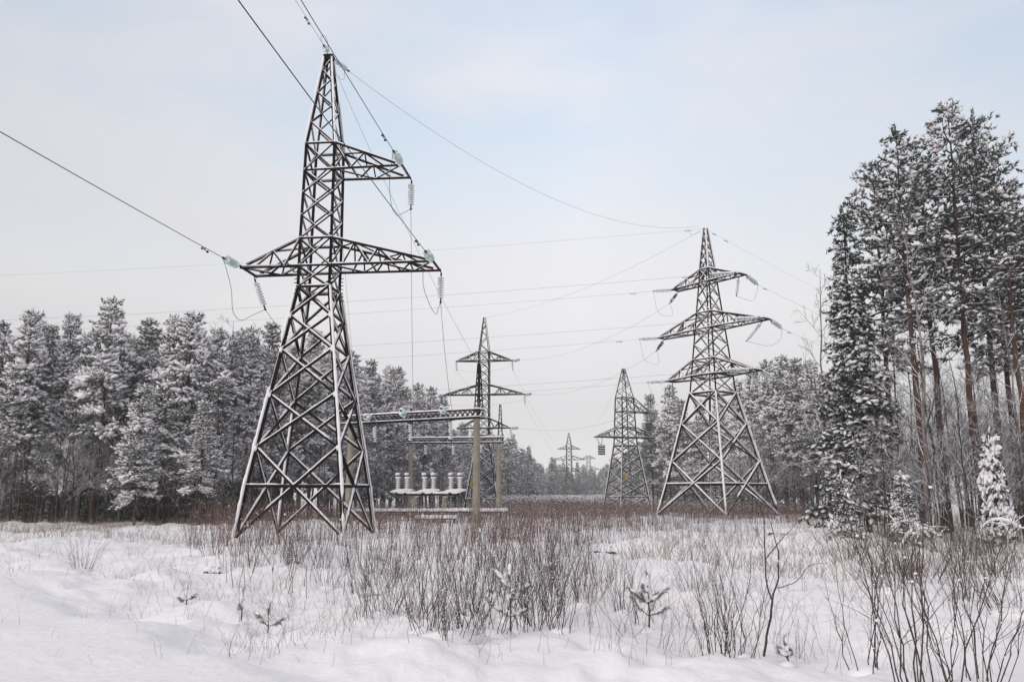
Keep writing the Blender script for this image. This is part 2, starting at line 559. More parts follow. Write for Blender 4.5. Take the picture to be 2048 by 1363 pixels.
for h in (3.35, 5.45, 7.3, 8.75):
    for k in (2, 3):
        TA.snow.ball(TA.cn(h, k) + [0, -.06, 0], (.085, .08, .13))
TA.footings(.3)
TA.finish('tall dark single-circuit lattice pylon nearest the camera, with three snowy arms and teal insulators', G_PYL)

TD = Tower('power_pylon', (16.824, 68.635, -.02), -.90,
           [(0, 3.40), (2.421, 2.85), (9.9, 1.34), (20.65, .45), (24.3, .10)], .14, gaps=.1, snowh=1.35)
TD.bend = 9.9
TD.legs(.17)
TD.faces([0, 4.2, 7.3, 9.9], .15, 'X', horiz=(2.421, 9.9, 11.4))
TD.faces([9.9, 11.4, 12.75, 14.1, 15.4, 16.8, 18.2, 19.5, 20.65], .10, 'X', 'body_bracing', horiz=(12.75, 15.4, 16.8, 19.5, 20.65))
TD.faces([20.65, 21.5, 22.3, 23.0, 23.7, 24.2], .085, 'X', 'peak_bracing')
for sd_, L in ((-1, 4.6), (1, 4.5)): TD.arm(sd_, 11.4, 12.75, L, .45, 2, .12)
for sd_, L in ((-1, 5.4), (1, 5.6)): TD.arm(sd_, 15.4, 16.8, L, .45, 3, .12)
for sd_, L in ((-1, 3.6), (1, 3.55)): TD.arm(sd_, 19.5, 20.65, L, .45, 2, .12)
mb = MB(); mb.box((0, 0, 24.3), (.32, .32, .14)); mb.build('peak_cap', M['steel'], TD.root)
TD.footings(.32)
TD.finish('large double-circuit lattice pylon with six arms standing corner-on, right of the gantries', G_PYL)

zB = GZ(-3.4, 100)
TB = Tower('power_pylon', (-3.447, 100.65, -.6), -.09,
           [(0, 2.15), (1.6, 1.82), (9.2, .66), (19.5, .62), (23.9, .10)], .12, 2, gaps=.1)
TB.bend = 9.2
TB.legs(.18)
TB.faces([0, 3.2, 5.3, 7.0, 8.3, 9.2], .12, 'X', horiz=(1.6, 9.2))
TB.faces([9.2, 10.1, 11.3, 12.3, 13.3, 14.2, 15.4, 16.4, 17.4, 18.4, 19.5], .10, 'X', 'body_bracing', horiz=(10.1, 11.3, 14.2, 15.4, 18.4, 19.5))
TB.faces([19.5, 20.5, 21.4, 22.2, 22.9, 23.5], .10, 'Z', 'peak_bracing')
for sd_ in (-1, 1):
    TB.arm(sd_, 10.1, 11.3, 3.3, .15, 2, .12); TB.arm(sd_, 14.2, 15.4, 5.0, .15, 3, .12); TB.arm(sd_, 18.4, 19.5, 3.5, .15, 2, .12)
TB.sign(3.3, 2, .26, .1)
TB.finish('slender double-circuit pylon with six arms rising behind the right concrete pillar of the gantries', G_PYL)

TC_ = Tower('power_pylon', (16.3, 118.9, -.62), .40,
            [(0, 2.5), (1.806, 2.22), (9.0, 1.22), (10.18, 1.15), (15.9, .95), (20.2, .12)], .14, 2, gaps=.1)
TC_.bend = 9
TC_.legs(.17)
TC_.faces([0, 1.806, 3.7, 5.7, 7.5, 9.0], .13, 'X', horiz=(1.806, 9.0))
TC_.faces([9.0, 10.2, 11.6, 12.8, 13.9, 15.9], .11, 'X', 'body_bracing', horiz=(10.2, 11.6, 13.9, 15.9))
TC_.faces([15.9, 16.9, 17.8, 18.6, 19.3, 19.9], .10, 'Z', 'peak_bracing')
TC_.arm(-1, 10.2, 11.6, 4.7, .6, 3, .13); TC_.arm(1, 10.2, 11.6, 6.0, .6, 3, .13); TC_.arm(1, 13.9, 15.9, 4.1, .6, 2, .13)
TC_.sign(4.7, 2, .40, .12)
TC_.finish('three-armed snowy pylon with hanging counterweights, left of and behind the big corner-on pylon', G_PYL)

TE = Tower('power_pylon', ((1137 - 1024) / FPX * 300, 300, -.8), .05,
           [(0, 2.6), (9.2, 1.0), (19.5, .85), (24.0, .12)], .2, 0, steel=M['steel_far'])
TE.bend = 9.2
TE.legs(.28)
TE.faces([0, 3.4, 6.5, 9.2], .2, 'X', horiz=(9.2,))
TE.faces([9.2, 10.5, 12.0, 13.5, 15.0, 16.5, 18, 19.5], .17, 'X', 'body_bracing', horiz=(10.5, 14.6, 18.3))
TE.faces([19.5, 20.7, 21.8, 22.8], .16, 'Z', 'peak_bracing')
for sd_ in (-1, 1):
    TE.arm(sd_, 10.3, 11.6, 4.1, .2, 2, .2); TE.arm(sd_, 14.4, 15.9, 5.8, .2, 2, .2); TE.arm(sd_, 18.2, 19.5, 4.1, .2, 2, .2)
TE.sign(3.1, 2, .5, .5)
TE.finish('small distant lattice pylon with six arms and yellow plate in the middle of the clearing', G_PYL)

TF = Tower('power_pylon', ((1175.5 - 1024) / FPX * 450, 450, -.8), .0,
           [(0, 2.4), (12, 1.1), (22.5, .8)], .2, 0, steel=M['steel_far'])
TF.bend = 10
TF.legs(.26)
TF.faces([0, 4, 8, 12, 14, 16, 18, 20, 22.5], .2, 'X', horiz=(12, 22.5))
for sd_ in (-1, 1):
    TF.arm(sd_, 9.6, 11.2, 3.9, .2, 2, .22); TF.arm(sd_, 15.2, 17, 6.2, .2, 2, .22); TF.arm(sd_, 20.9, 22.5, 3.9, .2, 2, .22)
TF.finish('farthest and faintest lattice pylon, above the far tree line in the gap', G_PYL)

# ------------------------------------------------------------------ insulators and wires
G_INS = 'snow-laden insulator strings on the pylons and gantries'


def insulator(p0, p1, label, n=9, rad=.135, m='glass', snow=1.0, bow=0.0):
    """disc string from p0 (steel side) to p1 (wire side)"""
    p0, p1 = np.array(p0, float), np.array(p1, float)
    root = empty('insulator_string', p0)
    d = p1 - p0; L = np.linalg.norm(d); t = d / L
    ref = np.array([0, 0, 1.]) if abs(t[2]) < .9 else np.array([1., 0, 0])
    u = np.cross(t, ref); u /= np.linalg.norm(u); v = np.cross(u, t)
    up = np.array([0, 0, 1.]) - t[2] * t
    upn = np.linalg.norm(up); up = up / (upn + 1e-9)
    A, B, S = MB(), MB(), MB()
    f0 = .14 * L
    k = 14; a = np.arange(k) / k * 2 * np.pi
    sp = (L - 2 * f0) / n
    bowf = lambda s: up * (-bow * 4 * s * (1 - s))
    for i in range(n):
        c = t * (f0 + (i + .5) * sp) + bowf((f0 + (i + .5) * sp) / L)
        prof = [(.035, -.45), (.05, -.1), (rad * .6, -.05), (rad, .16), (rad * .95, .22), (rad * .5, .12), (.03, .2)]
        V = np.array([c + (u * np.cos(q) + v * np.sin(q)) * r_ + t * z_ * sp for r_, z_ in prof for q in a])
        F = [[i2 * k + j, i2 * k + (j + 1) % k, (i2 + 1) * k + (j + 1) % k, (i2 + 1) * k + j] for i2 in range(len(prof) - 1) for j in range(k)]
        A.add(V, F)
        if snow:
            if abs(t[2]) > .75:          # hanging: snow on top of each disc and caught on one side
                S.ball(c + u * .02 - t * sp * .25 * np.sign(-t[2]) * -1 + np.array([0, 0, .01]), (rad * .95 * snow, rad * .95 * snow, sp * .26))
                if rng.random() < .8: S.ball(c + np.array([-.55, -.35, .1]) * rad, (rad * .55, rad * .55, sp * .40))
            else:
                S.ball(c + up * rad * .75, (rad * .8 * snow, rad * .8 * snow, rad * .55 * snow))
                for q in range(2):
                    aa = rng.random() * 6.28; S.ball(c + (u * math.cos(aa) + v * math.sin(aa)) * rad * .9, (rad * .38, rad * .38, rad * .38), jit=.5)
    B.tube([np.zeros(3), t * f0], .03, 6); B.tube([t * (L - f0), t * L], .035, 6)
    B.ball(t * L, (.06, .06, .06)); B.ball(t * f0 * .5, (.05, .05, .06))
    A.build('discs', M[m], root, True); B.build('end_fitting', M['fitting'], root)
    if S.n: S.build('snow_cover', M['snow'], root, True)
    tag(root, label, 'insulator', G_INS)
    return root


def wire(p0, p1, sag, r, label, m='wire', n=40, name='power_line', group=None, dampers=()):
    p0, p1 = np.array(p0, float), np.array(p1, float)
    s = np.linspace(0, 1, n + 1)
    P = (p1 - p0) * s[:, None]; P[:, 2] -= 4 * sag * s * (1 - s)
    mb = MB(); mb.tube(P, r, 5)
    o = mb.build(name, M[m], None, True); o.location = p0
    L = np.linalg.norm(p1 - p0)
    for d in dampers:
        q = np.array([np.interp(d / L, s, P[:, i]) for i in range(3)]); tt = (p1 - p0) / L
        b = MB(); b.tube([q - tt * .22 - [0, 0, .09], q + tt * .22 - [0, 0, .09]], .012, 5)
        b.ball(q - tt * .22 - [0, 0, .09], (.055, .055, .055)); b.ball(q + tt * .22 - [0, 0, .09], (.055, .055, .055))
        b.box(q - [0, 0, .04], (.04, .04, .1))
        b.build('vibration_damper', M['fitting'], o)
    tag(o, label, 'cable', group or 'overhead power lines between the pylons')
    return o


def loop(pts, r, label, group='hanging jumper loops', m='wire_dark'):
    """Catmull-Rom cable through world points"""
    P = [np.array(p, float) for p in pts]
    P = [2 * P[0] - P[1]] + P + [2 * P[-1] - P[-2]]
    out = []
    for i in range(1, len(P) - 2):
        for q in np.linspace(0, 1, 9)[:-1]:
            a, b, c, d = P[i - 1:i + 3]
            out.append(.5 * ((2 * b) + (-a + c) * q + (2 * a - 5 * b + 4 * c - d) * q * q + (-a + 3 * b - 3 * c + d) * q ** 3))
    out.append(P[-2]); out = np.array(out)
    mb = MB(); mb.tube(out - out[0], r, 5)
    o = mb.build('jumper_cable', M[m], None, True); o.location = out[0]
    tag(o, label, 'cable', group)
    return o


LD = np.array([math.sin(R(-4.9)), -math.cos(R(4.9)), 0])         # from pylon A back over the camera
lw, uw = (-3.174, 10.9), None
A_arm = {'lower left': (-3.2, 10.9), 'lower right': (5.0, 10.9), 'upper right': (3.62, 15.1)}
slack = {'lower left': ((742, 842), 45.8), 'lower right': ((906, 827), 43.6), 'upper right': ((827, 822), 44.6)}
for nm, (x, h) in A_arm.items():
    n0 = TA.world((x, -.86, h)); f0 = TA.world((x + (.04 if x > 0 else -.04), .86, h - .04))
    t = LD * (1, 1, 1) + np.array([0, 0, -.035]); t = t / np.linalg.norm(t)
    n1 = n0 + t * 1.45
    insulator(n0, n1, f'teal insulator string reaching toward the camera from the {nm} arm of the nearest pylon', rad=.15)
    end = n1 + LD * 120 + np.array([0, 0, 1.2])
    wire(n1, end, 1.6, .014, f'dark conductor passing overhead from the {nm} arm of the nearest pylon', 'wire_dark', 60, dampers=(1.6,))
    dx = (-.06, .1, .0) if x > 0 else (.38, .55, 0)
    f1 = f0 + np.array([dx[0] * .3 if x > 0 else dx[0], dx[1], -1.28])
    insulator(f0, f1, f'teal insulator string hanging straight down under the {nm} arm of the nearest pylon', rad=.14)
    (gx, gy), gY = slack[nm]
    g = at(gx, gy, gY)
    wire(f1, g, .55, .012, f'slack wire from the {nm} arm of the nearest pylon down to the front gantry', 'wire', 30)
    low = (n1 + f1) / 2 + np.array([-.1, .2, -1.0 if x > 0 else -1.15])
    if nm == 'lower left':
        pts = [n1, at(462, 575, 31.8), at(466, 622, 32.2), at(482, 640, 32.8), at(505, 630, 33.8), f1]
    elif nm == 'lower right':
        pts = [n1, at(846, 565, 31.3), at(860, 610, 32.2), at(873, 628, 33.2), at(876, 618, 33.8), f1]
    else:
        pts = [n1, at(779, 360, 31.6), at(783, 410, 32.3), at(793, 430, 33), at(802, 428, 33.6), f1]
    loop(pts, .011, f'jumper loop sagging below the {nm} arm of the nearest pylon')
# ground wire gear on the peak of A
pk = TA.world((0, -.15, 20.7))
insulator(pk, pk + np.array([-.08, -.5, .12]), 'single frosted insulator on the very top of the nearest pylon', n=2, rad=.14)
gw0 = pk + np.array([-.08, -.5, .12])
wire(gw0, gw0 + LD * 120, 1.2, .008, 'thin ground wire rising out of frame from the top of the nearest pylon', 'wire_dark', 60, dampers=(2.2,))
loop([gw0, gw0 + [-.12, -.1, .25], gw0 + [0, -.1, .42], gw0 + [.13, -.05, .25], pk + [.05, 0, .1]], .009, 'small wire loop above the top of the nearest pylon')
pkD = TD.world((0, 0, 24.35))
p1 = TA.world((.15, .1, 20.6)); di = pkD - p1; di /= np.linalg.norm(di)
insulator(p1, p1 + di * .95 - [0, 0, .25], 'snowy insulator pointing right from the top of the nearest pylon', n=5, rad=.1, snow=1.2)
wire(p1 + di * .95 - [0, 0, .25], pkD + (p1 - pkD) / np.linalg.norm(p1 - pkD) * 1.4, 2.5, .009, 'ground wire sagging from the nearest pylon top to the big corner-on pylon top')
loop([p1 + di * .8 - [0, 0, .25], at(689, 145, 34), at(688, 158, 34), at(680, 158, 34), at(677, 150, 34)], .007, 'thin jumper loop right of the nearest pylon top')

# ------------------------------------------------------------------ gantries
G_GAN = 'gantries on round concrete pillars'


def gantry(name, L, Rr, zt, hb, label, mast_l, mast_r, ext=(.5, .3)):
    """two spun-concrete pillars with a lattice beam and steel mast spikes"""
    (x0, y0), (x1, y1) = L, Rr
    root = empty(name, ((x0 + x1) / 2, (y0 + y1) / 2, 0), math.atan2(y1 - y0, x1 - x0))
    w = math.hypot(x1 - x0, y1 - y0) / 2
    S = MB()
    for sx in (-1, 1):
        mb = MB()
        P = np.array([[sx * w, 0, z] for z in np.linspace(-.9, zt, 8)])
        mb.tube(P, np.linspace(.205, .165, 8), 18)
        mb.build('pillar', M['concrete'], root, True)
        S.ball((sx * w + .03, -.16, .12), (.16, .14, .16))
    mb = MB(); e0, e1 = -w - ext[0], w + ext[1]; dy = .26
    for y in (-dy, dy):
        for z in (zt + .05, zt + .05 + hb): mb.angle((e0, y, z), (e1, y, z), .075)
        n = int((e1 - e0) / .30)
        for i in range(n):
            a, b = e0 + (e1 - e0) * i / n, e0 + (e1 - e0) * (i + 1) / n
            mb.bar((a, y, zt + .08), (b, y, zt + hb), .05, .02); mb.bar((a, y * .97, zt + hb), (b, y * .97, zt + .08), .05, .02)
    n = int((e1 - e0) / .5)
    for i in range(n):
        a, b = e0 + (e1 - e0) * i / n, e0 + (e1 - e0) * (i + 1) / n
        for z in (zt + .05, zt + .05 + hb): mb.bar((a, -dy, z), (b, dy, z), .035, .02)
    mb.build('lattice_beam', M['steel'], root)
    k = int((e1 - e0) / .2)
    for y in (-dy, dy):
        xs = np.linspace(e0, e1, k); P = np.stack([xs, np.full(k, y * .6), np.full(k, zt + hb + .09)], 1)
        S.tube(P, .075 + .04 * rng.random(k), 7)
        P = np.stack([xs, np.full(k, y), np.full(k, zt + .105)], 1); S.tube(P, .028 + .02 * rng.random(k), 5)
    for sx, H, bw in ((-1, mast_l, .17), (1, mast_r, .17)):
        if not H: continue
        mb = MB(); xx = sx * (w + (ext[1] * .3 if sx > 0 else ext[0] * .1)); z0 = zt + hb + .08
        for a in (-1, 1):
            for b in (-1, 1): mb.bar((xx + a * bw, b * bw, z0 - .25), (xx + a * .05, b * .05, z0 + H), .045, .045)
        m_ = int(H / .28)
        for i in range(m_):
            f0_, f1_ = 1 - i / m_ * .72, 1 - (i + 1) / m_ * .72
            za, zb_ = z0 + H * i / m_, z0 + H * (i + 1) / m_
            for b in (-1, 1):
                q = 1 if i % 2 else -1
                mb.bar((xx - q * bw * f0_, b * bw * f0_, za), (xx + q * bw * f1_, b * bw * f1_, zb_), .025, .02)
                mb.bar((xx + b * bw * f0_, -q * bw * f0_, za), (xx + b * bw * f1_, q * bw * f1_, zb_), .025, .02)
        mb.box((xx, 0, z0 - .05), (.5, .45, .05))
        mb.build('mast', M['steel'], root)
        S.ball((xx, 0, z0 + .02), (.2, .2, .06))
    S.build('snow_cover', M['snow'], root, True)
    tag(root, label, 'gantry', G_GAN)
    return root, w, zt, hb


GL, GR_ = (-9.15, 46.9), (-1.83, 42.9)
ZT = 5.52
g1, w1, _, _ = gantry('line_gantry', GL, GR_, ZT, .40, 'front gantry with snowy lattice beam on two concrete pillars, partly behind the nearest pylon', 3.0, 2.4, (.5, .35))
HL, HR = (-7.75, 63.5), (-1.0, 62.6)
g2, w2, _, _ = gantry('line_gantry', HL, HR, 5.42, .36, 'rear gantry, smaller looking, seen under the beam of the front gantry', 2.3, 2.5, (.3, .35))


def gpt(L, Rr, f, z, dy=0):
    a, b = np.array(L), np.array(Rr); p = a + (b - a) * f
    d = (b - a) / np.linalg.norm(b - a)
    return np.array([p[0] - d[1] * dy, p[1] + d[0] * dy, z])


for i, (f, s_) in enumerate(((.215, 'left'), (.505, 'middle'), (.815, 'right'))):
    p = gpt(GL, GR_, f, ZT + .05, -.28)
    insulator(p + [.08, .2, .0], p + [.10, .25, -1.25], f'glass string hanging from the front gantry beam, {s_} of its three', n=8, rad=.13)
    q = gpt(GL, GR_, f - .03, ZT + .35, -.3)
    insulator(q, q + np.array([-.18, -.6, .2 if i else -.05]), f'teal tension string on the near side of the front gantry beam, {s_} of its three', n=5, rad=.17)
for i, (px, s_) in enumerate(((852, 'left'), (907.5, 'middle'), (963, 'right'))):
    p = at(px, 886, 62.6)
    insulator(p, p - [0, 0, 1.0 if i < 2 else .8], f'white porcelain string under the rear gantry beam, {s_} of its three', n=7, rad=.14, m='porcelain')
    q = p + np.array([.0, -.3, .15]); g = gpt(GL, GR_, (.215, .505, .815)[i], ZT - 1.2, -.08)
    wire(g, q, .35, .010, f'slack wire from the front gantry to the rear gantry, {s_} of its three', 'wire', 16, group='slack wires at the gantries')
# ground wires from A to the gantry masts and from D to B, A's slack lines are above
mr = gpt(GL, GR_, 1.0, ZT + 2.8 + .1); ml = gpt(GL, GR_, 0, ZT + 3.4)
wire(TA.world((.12, .15, 20.35)), mr, .5, .008, 'thin ground wire from the nearest pylon top to the right gantry mast')
wire(TA.world((.05, .1, 20.2)), ml, .5, .008, 'thin ground wire from the nearest pylon top to the left gantry mast')

# disconnector between the gantries
def disconnector():
    Y = 56.0
    X0, X1 = (800 - 1024) / FPX * Y, (929 - 1024) / FPX * Y
    root = empty('disconnect_switch', ((X0 + X1) / 2, Y, 0), -.05); w = (X1 - X0) / 2
    S = MB(); b = MB()
    for y in (-.55, .0): b.angle((-w, y, 1.62), (w * .9, y, 1.62), .11)
    for f in (-.86, -.05, .76):
        b.bar((f * w - .35, -.75, 1.70), (f * w + .15, .3, 1.70), .12, .08); b.bar((f * w + .25, -.75, 1.70), (f * w + .5, .3, 1.70), .10, .06)
        P = np.array([[f * w - .75 + q * .25, -.6 + q * .05, 1.80 + .02 * q] for q in range(7)]); S.tube(P, [.04, .11, .15, .13, .12, .09, .04], 8)
    b.build('frame', M['steel'], root)
    k = 24; xs = np.linspace(-w, w * .92, k)
    for y in (-.55, .0): S.tube(np.stack([xs, np.full(k, y), np.full(k, 1.74)], 1), .07 + .035 * rng.random(k), 7)
    for f in (-.86, -.05, .76):
        for dx in (-.30, .30):
            c = (f * w + dx, -.25, 1.74); mb = MB()
            prof = []
            for i in range(8):
                z = i * .125; prof += [(.09, z), (.18, z + .04), (.17, z + .06), (.09, z + .08)]
            prof += [(.09, 1.0), (.02, 1.02)]
            mb.lathe(prof, 16, org=c)
            p = mb.build('post_insulator', M['porcelain'], root, True)
            cb = MB(); cb.lathe([(.02, 1.0), (.12, 1.0), (.12, 1.14), (.02, 1.15)], 12, org=c); cb.build('metal_cap', M['fitting'], p)
            S.ball((c[0], c[1], c[2] + 1.0), (.22, .2, .09)); S.ball((c[0] - .04, c[1], c[2] + 1.22), (.19, .17, .12))
        mb = MB(); mb.bar((f * w - .35, -.25, 2.86), (f * w + .35, -.25, 2.86), .06, .06); mb.build('blade', M['fitting'], root)
    for x in (-1.0, .95):
        mb = MB(); mb.tube([[x, -.25, -.9], [x, -.25, 1.56]], .17, 14); mb.box((x, -.25, 1.53), (.5, .5, .06)); mb.build('post', M['concrete'], root, True)
        S.ball((x + .1, -.4, 1.50), (.2, .12, .07))
    mb = MB(); mb.tube([[.0, -.3, -.5], [.0, -.3, 1.6]], .03, 6); mb.build('drive_rod', M['steel'], root)
    S.build('snow_cover', M['snow'], root, True)
    tag(root, 'disconnect switch with three pairs of white ribbed insulators on two concrete posts', 'switchgear')


disconnector()


def rail(px0, px1, py0, py1, Y, label, hh=.09):
    a, b = at(px0, py0, Y), at(px1, py1, Y)
    root = empty('barrier_rail', ((a + b) / 2) * [1, 1, 0]); c = (a + b) / 2 * [1, 1, 0]
    mb, S = MB(), MB()
    mb.bar(a - c, b - c, .12, hh); mb.bar(a - c + [0, .5, .03], b - c + [0, .5, .03], .12, hh); mb.build('rail', M['steel'], root)
    n = max(8, int((b - a)[0] / .25))
    for dy in (0, .5):
        P = (a - c) + ((b - a) * np.linspace(0, 1, n)[:, None]) + [0, dy, .09 + dy * .06]
        S.tube(P, .08 + .03 * rng.random(n), 7)
    for f in np.linspace(.06, .95, 4):
        p = a + (b - a) * f; g = GZ(p[0], p[1])
        q = MB(); q.bar((p[0] - c[0], .05, g - .2), (p[0] - c[0], .05, p[2] - .03), .06, .06); q.build('post', M['steel'], root)
    S.build('snow_cover', M['snow'], root, True)
    tag(root, label, 'railing')


rail(708, 1016, 1023, 1022, 54.5, 'long low snow-covered rail running past the concrete pillars')
rail(830, 912, 1037, 1037, 49.0, 'short low rail half hidden in brush below the long snowy rail', .05)

# ------------------------------------------------------------------ wires at the big pylon D
kL = np.array([-1, .093, 0]) / math.hypot(1, .093)
k45 = np.array([1, 1.0, 0]) / math.sqrt(2)
D_arm = {'upper': (19.5, 3.6, 3.55), 'middle': (15.4, 5.4, 5.6), 'lower': (11.4, 4.6, 4.5)}
for nm, (h, LL, LR_) in D_arm.items():
    for side, L in (('left', -LL), ('right', LR_)):
        t0 = TD.world((L, -.3 if side == 'left' else -.5, h))
        i1 = t0 + kL * (1.75 if side == 'left' else 2.5) + [0, 0, -.06]
        insulator(t0, i1, f'frosted string pulling left from the {nm} {side} arm of the corner-on pylon', n=12, rad=.15, snow=1.1)
        wire(i1, i1 + kL * 180, 2.9, .009, f'long conductor leaving the {nm} {side} arm of the corner-on pylon to the left edge', 'wire', 60, dampers=(1.8,))
    # right going span
    t0 = TD.world((LR_, .45, h)); i1 = t0 + k45 * 2.0 + [0, 0, -.45]
    insulator(t0, i1, f'snowy string pulling right from the {nm} arm of the corner-on pylon', n=11, rad=.16, snow=1.25)
    wire(i1, i1 + k45 * 150, 3.0, .009, f'conductor leaving the {nm} arm of the corner-on pylon to the right', 'wire', 50, dampers=(1.2,))
    hs = TD.world((LR_ - .5, .2, h - .1)); he = hs + [-.25 - (1.1 if nm == 'middle' else 0), .1, -1.6]
    insulator(hs, he, f'string hanging under the {nm} right arm of the corner-on pylon', n=10, rad=.14, snow=1.1)
    loop([i1, i1 + [-.2, 0, -.9], (i1 + he) / 2 + [.3, 0, -.9], he], .011, f'jumper loop under the {nm} right arm of the corner-on pylon')
    # dark strings and wires to B
    b0 = TD.world((-LL, .35, h - .08))
    bt = {'upper': (3.5, 18.4), 'middle': (5.0, 14.2), 'lower': (3.3, 10.1)}[nm]
    tgt = TB.world((bt[0] + .35, -.1, bt[1] - .15))
    dv = tgt - b0; dv /= np.linalg.norm(dv)
    b1 = b0 + dv * .9 + [-.25, 0, -.85] if nm != 'lower' else b0 + np.array([.0, 0, -1.3])
    insulator(b0, b1, f'dark insulator string under the {nm} left arm of the corner-on pylon', n=8, rad=.15, m='dark_porcelain', snow=.5)
    b2 = tgt - dv * 1.2
    insulator(tgt - [.3, 0, -.1], b2, f'teal string at the right tip of the {nm} arm, slender pylon behind the gantries', n=7, rad=.18)
    wire(b1, b2, 1.3, .010, f'wire from the {nm} left arm of the corner-on pylon to the slender pylon', 'wire', 40)
    lt = TD.world((-LL, -.3, h)) + kL * 1.75
    mid = (lt + b1) / 2
    loop([lt, mid + [-.3, 0, -1.35], mid + [.9, 0, -1.7], b1 + [.15, 0, -.1]], .010, f'jumper loop under the {nm} left arm of the corner-on pylon')
s0 = pkD + kL * 1.2
wire(pkD, pkD + kL * 181, 2.8, .007, 'ground wire from the corner-on pylon top to the left edge', 'wire', 60, dampers=(1.5,))
wire(pkD, pkD + k45 * 150, 3.3, .007, 'ground wire from the corner-on pylon top to the right', 'wire', 60, dampers=(1.4, 3.4))
pkB = TB.world((0, 0, 23.9))
wire(pkD + [-.3, .1, -.1], pkB, 1.2, .009, 'ground wire from the corner-on pylon top to the slender pylon top')
loop([pkD + kL * 1.5, pkD + [-1.2, 0, -.55], pkD + [-.5, 0, -.3]], .009, 'small jumper left of the corner-on pylon top')
# spans from B and C down the clearing
for nm, (x, h), (xe, he) in (('upper', (3.5, 18.4), (4.1, 18.2)), ('middle', (5.0, 14.2), (5.8, 14.4)), ('lower', (3.3, 10.1), (4.1, 10.3))):
    for sd_, side in ((-1, 'left'), (1, 'right')):
        t0 = TB.world((sd_ * x, .1, h)); 
        i1 = t0 + [.05, .25, -1.1]
        insulator(t0, i1, f'frosted string hanging from the {side} {nm} arm tip of the slender pylon behind the gantries', n=7, rad=.15, snow=1.2)
        wire(i1, TE.world((sd_ * xe, 0, he)), 5.5, .010, f'span from the {side} {nm} arm of the slender pylon to the small distant pylon', 'wire', 40)
    l0, r0 = TB.world((-x, -.1, h - 1.0)), TB.world((x, -.1, h - .6))
    if nm != 'lower': wire(l0, r0, .55, .009, f'wire crossing beneath the {nm} arms of the slender pylon behind the gantries', 'wire', 16)
for s_, x in (('left', -3.5), ('right', 2.2)):
    pass
wire(TC_.world((0, 0, 20.2)), TE.world((0, 0, 24)), 6, .010, 'ground wire from the three-armed pylon top to the distant pylon top')
# wires from B's left tips back to the rear gantry
for (x, h), f, nm in (((-3.5, 18.4), .15, 'upper'), ((-5.0, 14.2), .05, 'middle'), ((-3.3, 10.1), .3, 'lower')):
    wire(TB.world((x, -.2, h - 1.1)), gpt(HL, HR, f, 5.9), .8, .009, f'slack wire from the {nm} left arm of the slender pylon to the rear gantry', 'wire', 16, group='slack wires at the gantries')


def counterweight(p, w, h, label, m):
    root = empty('counterweight', p); mb = MB(); S = MB()
    n = 5
    for i in range(n):
        for j in range(4):
            mb.lathe([(.02, 0), (w / n * .52, .02), (w / n * .52, h / 4 * .8), (.02, h / 4 * .84)], 8, org=((i - (n - 1) / 2) * w / n, 0, -h + j * h / 4))
    mb.build('weights', M[m], root)
    b = MB(); b.box((0, 0, .04), (w * 1.05, .16, .07)); b.tube([[0, 0, .05], [.1, 0, 1.1]], .05, 6); b.tube([[-.1, 0, .05], [-.75, 0, 1.15]], .04, 6)
    b.build('hanger', M['fitting'], root)
    for i in range(n): S.ball(((i - (n - 1) / 2) * w / n, 0, .1), (w / n * .5, .15, .06))
    S.ball((.05, -.05, .6), (.12, .12, .4)); S.ball((-.45, -.05, .65), (.1, .1, .35))
    S.build('snow_cover', M['snow'], root, True)
    tag(root, label, 'counterweight', 'counterweights on the three-armed pylon')


tl = TC_.world((-4.55, 0, 10.2)); tr = TC_.world((4.1, 0, 13.9))
counterweight(tl + [.55, 0, -1.25], 1.0, 1.3, 'caged stack of snowy weights under the left arm of the three-armed pylon', 'dark_porcelain')
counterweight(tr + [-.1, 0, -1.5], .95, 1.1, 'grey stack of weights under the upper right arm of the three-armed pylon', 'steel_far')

# ------------------------------------------------------------------ trees
def rotmat(d, roll):
    """frames with x along d (n,3)"""
    d = d / (np.linalg.norm(d, axis=1, keepdims=True) + 1e-9)
    ref = np.tile([0., 0, 1], (len(d), 1)); ref[np.abs(d[:, 2]) > .95] = [1, 0, 0]
    u = np.cross(ref, d); u /= np.linalg.norm(u, axis=1, keepdims=True)
    w = np.cross(d, u)
    c, s = np.cos(roll)[:, None], np.sin(roll)[:, None]
    return np.stack([d, u * c + w * s, -u * s + w * c], -1)


def stamp(mb, V, F, pos, Rm, sc, m=0):
    n = len(pos)
    if n == 0: return
    P = np.einsum('nij,mj->nmi', Rm, V) * sc[:, None, None] if np.ndim(sc) == 1 else np.einsum('nij,nmj->nmi', Rm, V[None] * sc[:, None, :])
    P = P + pos[:, None, :]
    FF = F[None] + (np.arange(n) * len(V))[:, None, None]
    mb.add(P.reshape(-1, 3), FF.reshape(-1, F.shape[1]), m)


def tuft_template(nb, L, spread, wid, seed):
    r = np.random.default_rng(seed); V, F = [], []
    for i in range(nb):
        s = r.random(); a = r.random() * 6.283; el = spread * (.6 + .6 * r.random())
        b = np.array([s * L * .75, 0, 0])
        d = np.array([math.cos(el), math.sin(el) * math.cos(a), math.sin(el) * math.sin(a)])
        q = np.cross(d, r.normal(size=3)); q /= np.linalg.norm(q)
        l = L * (.38 + .3 * r.random())
        V += [b - q * wid / 2, b + q * wid / 2, b + d * l]; F.append([3 * i, 3 * i + 1, 3 * i + 2])
    return np.array(V), np.array(F)


TUFT = [tuft_template(13, 1.0, .85, .17, s) for s in range(5)]
TUFTF = [tuft_template(6, 1.0, .8, .34, s) for s in range(3)]


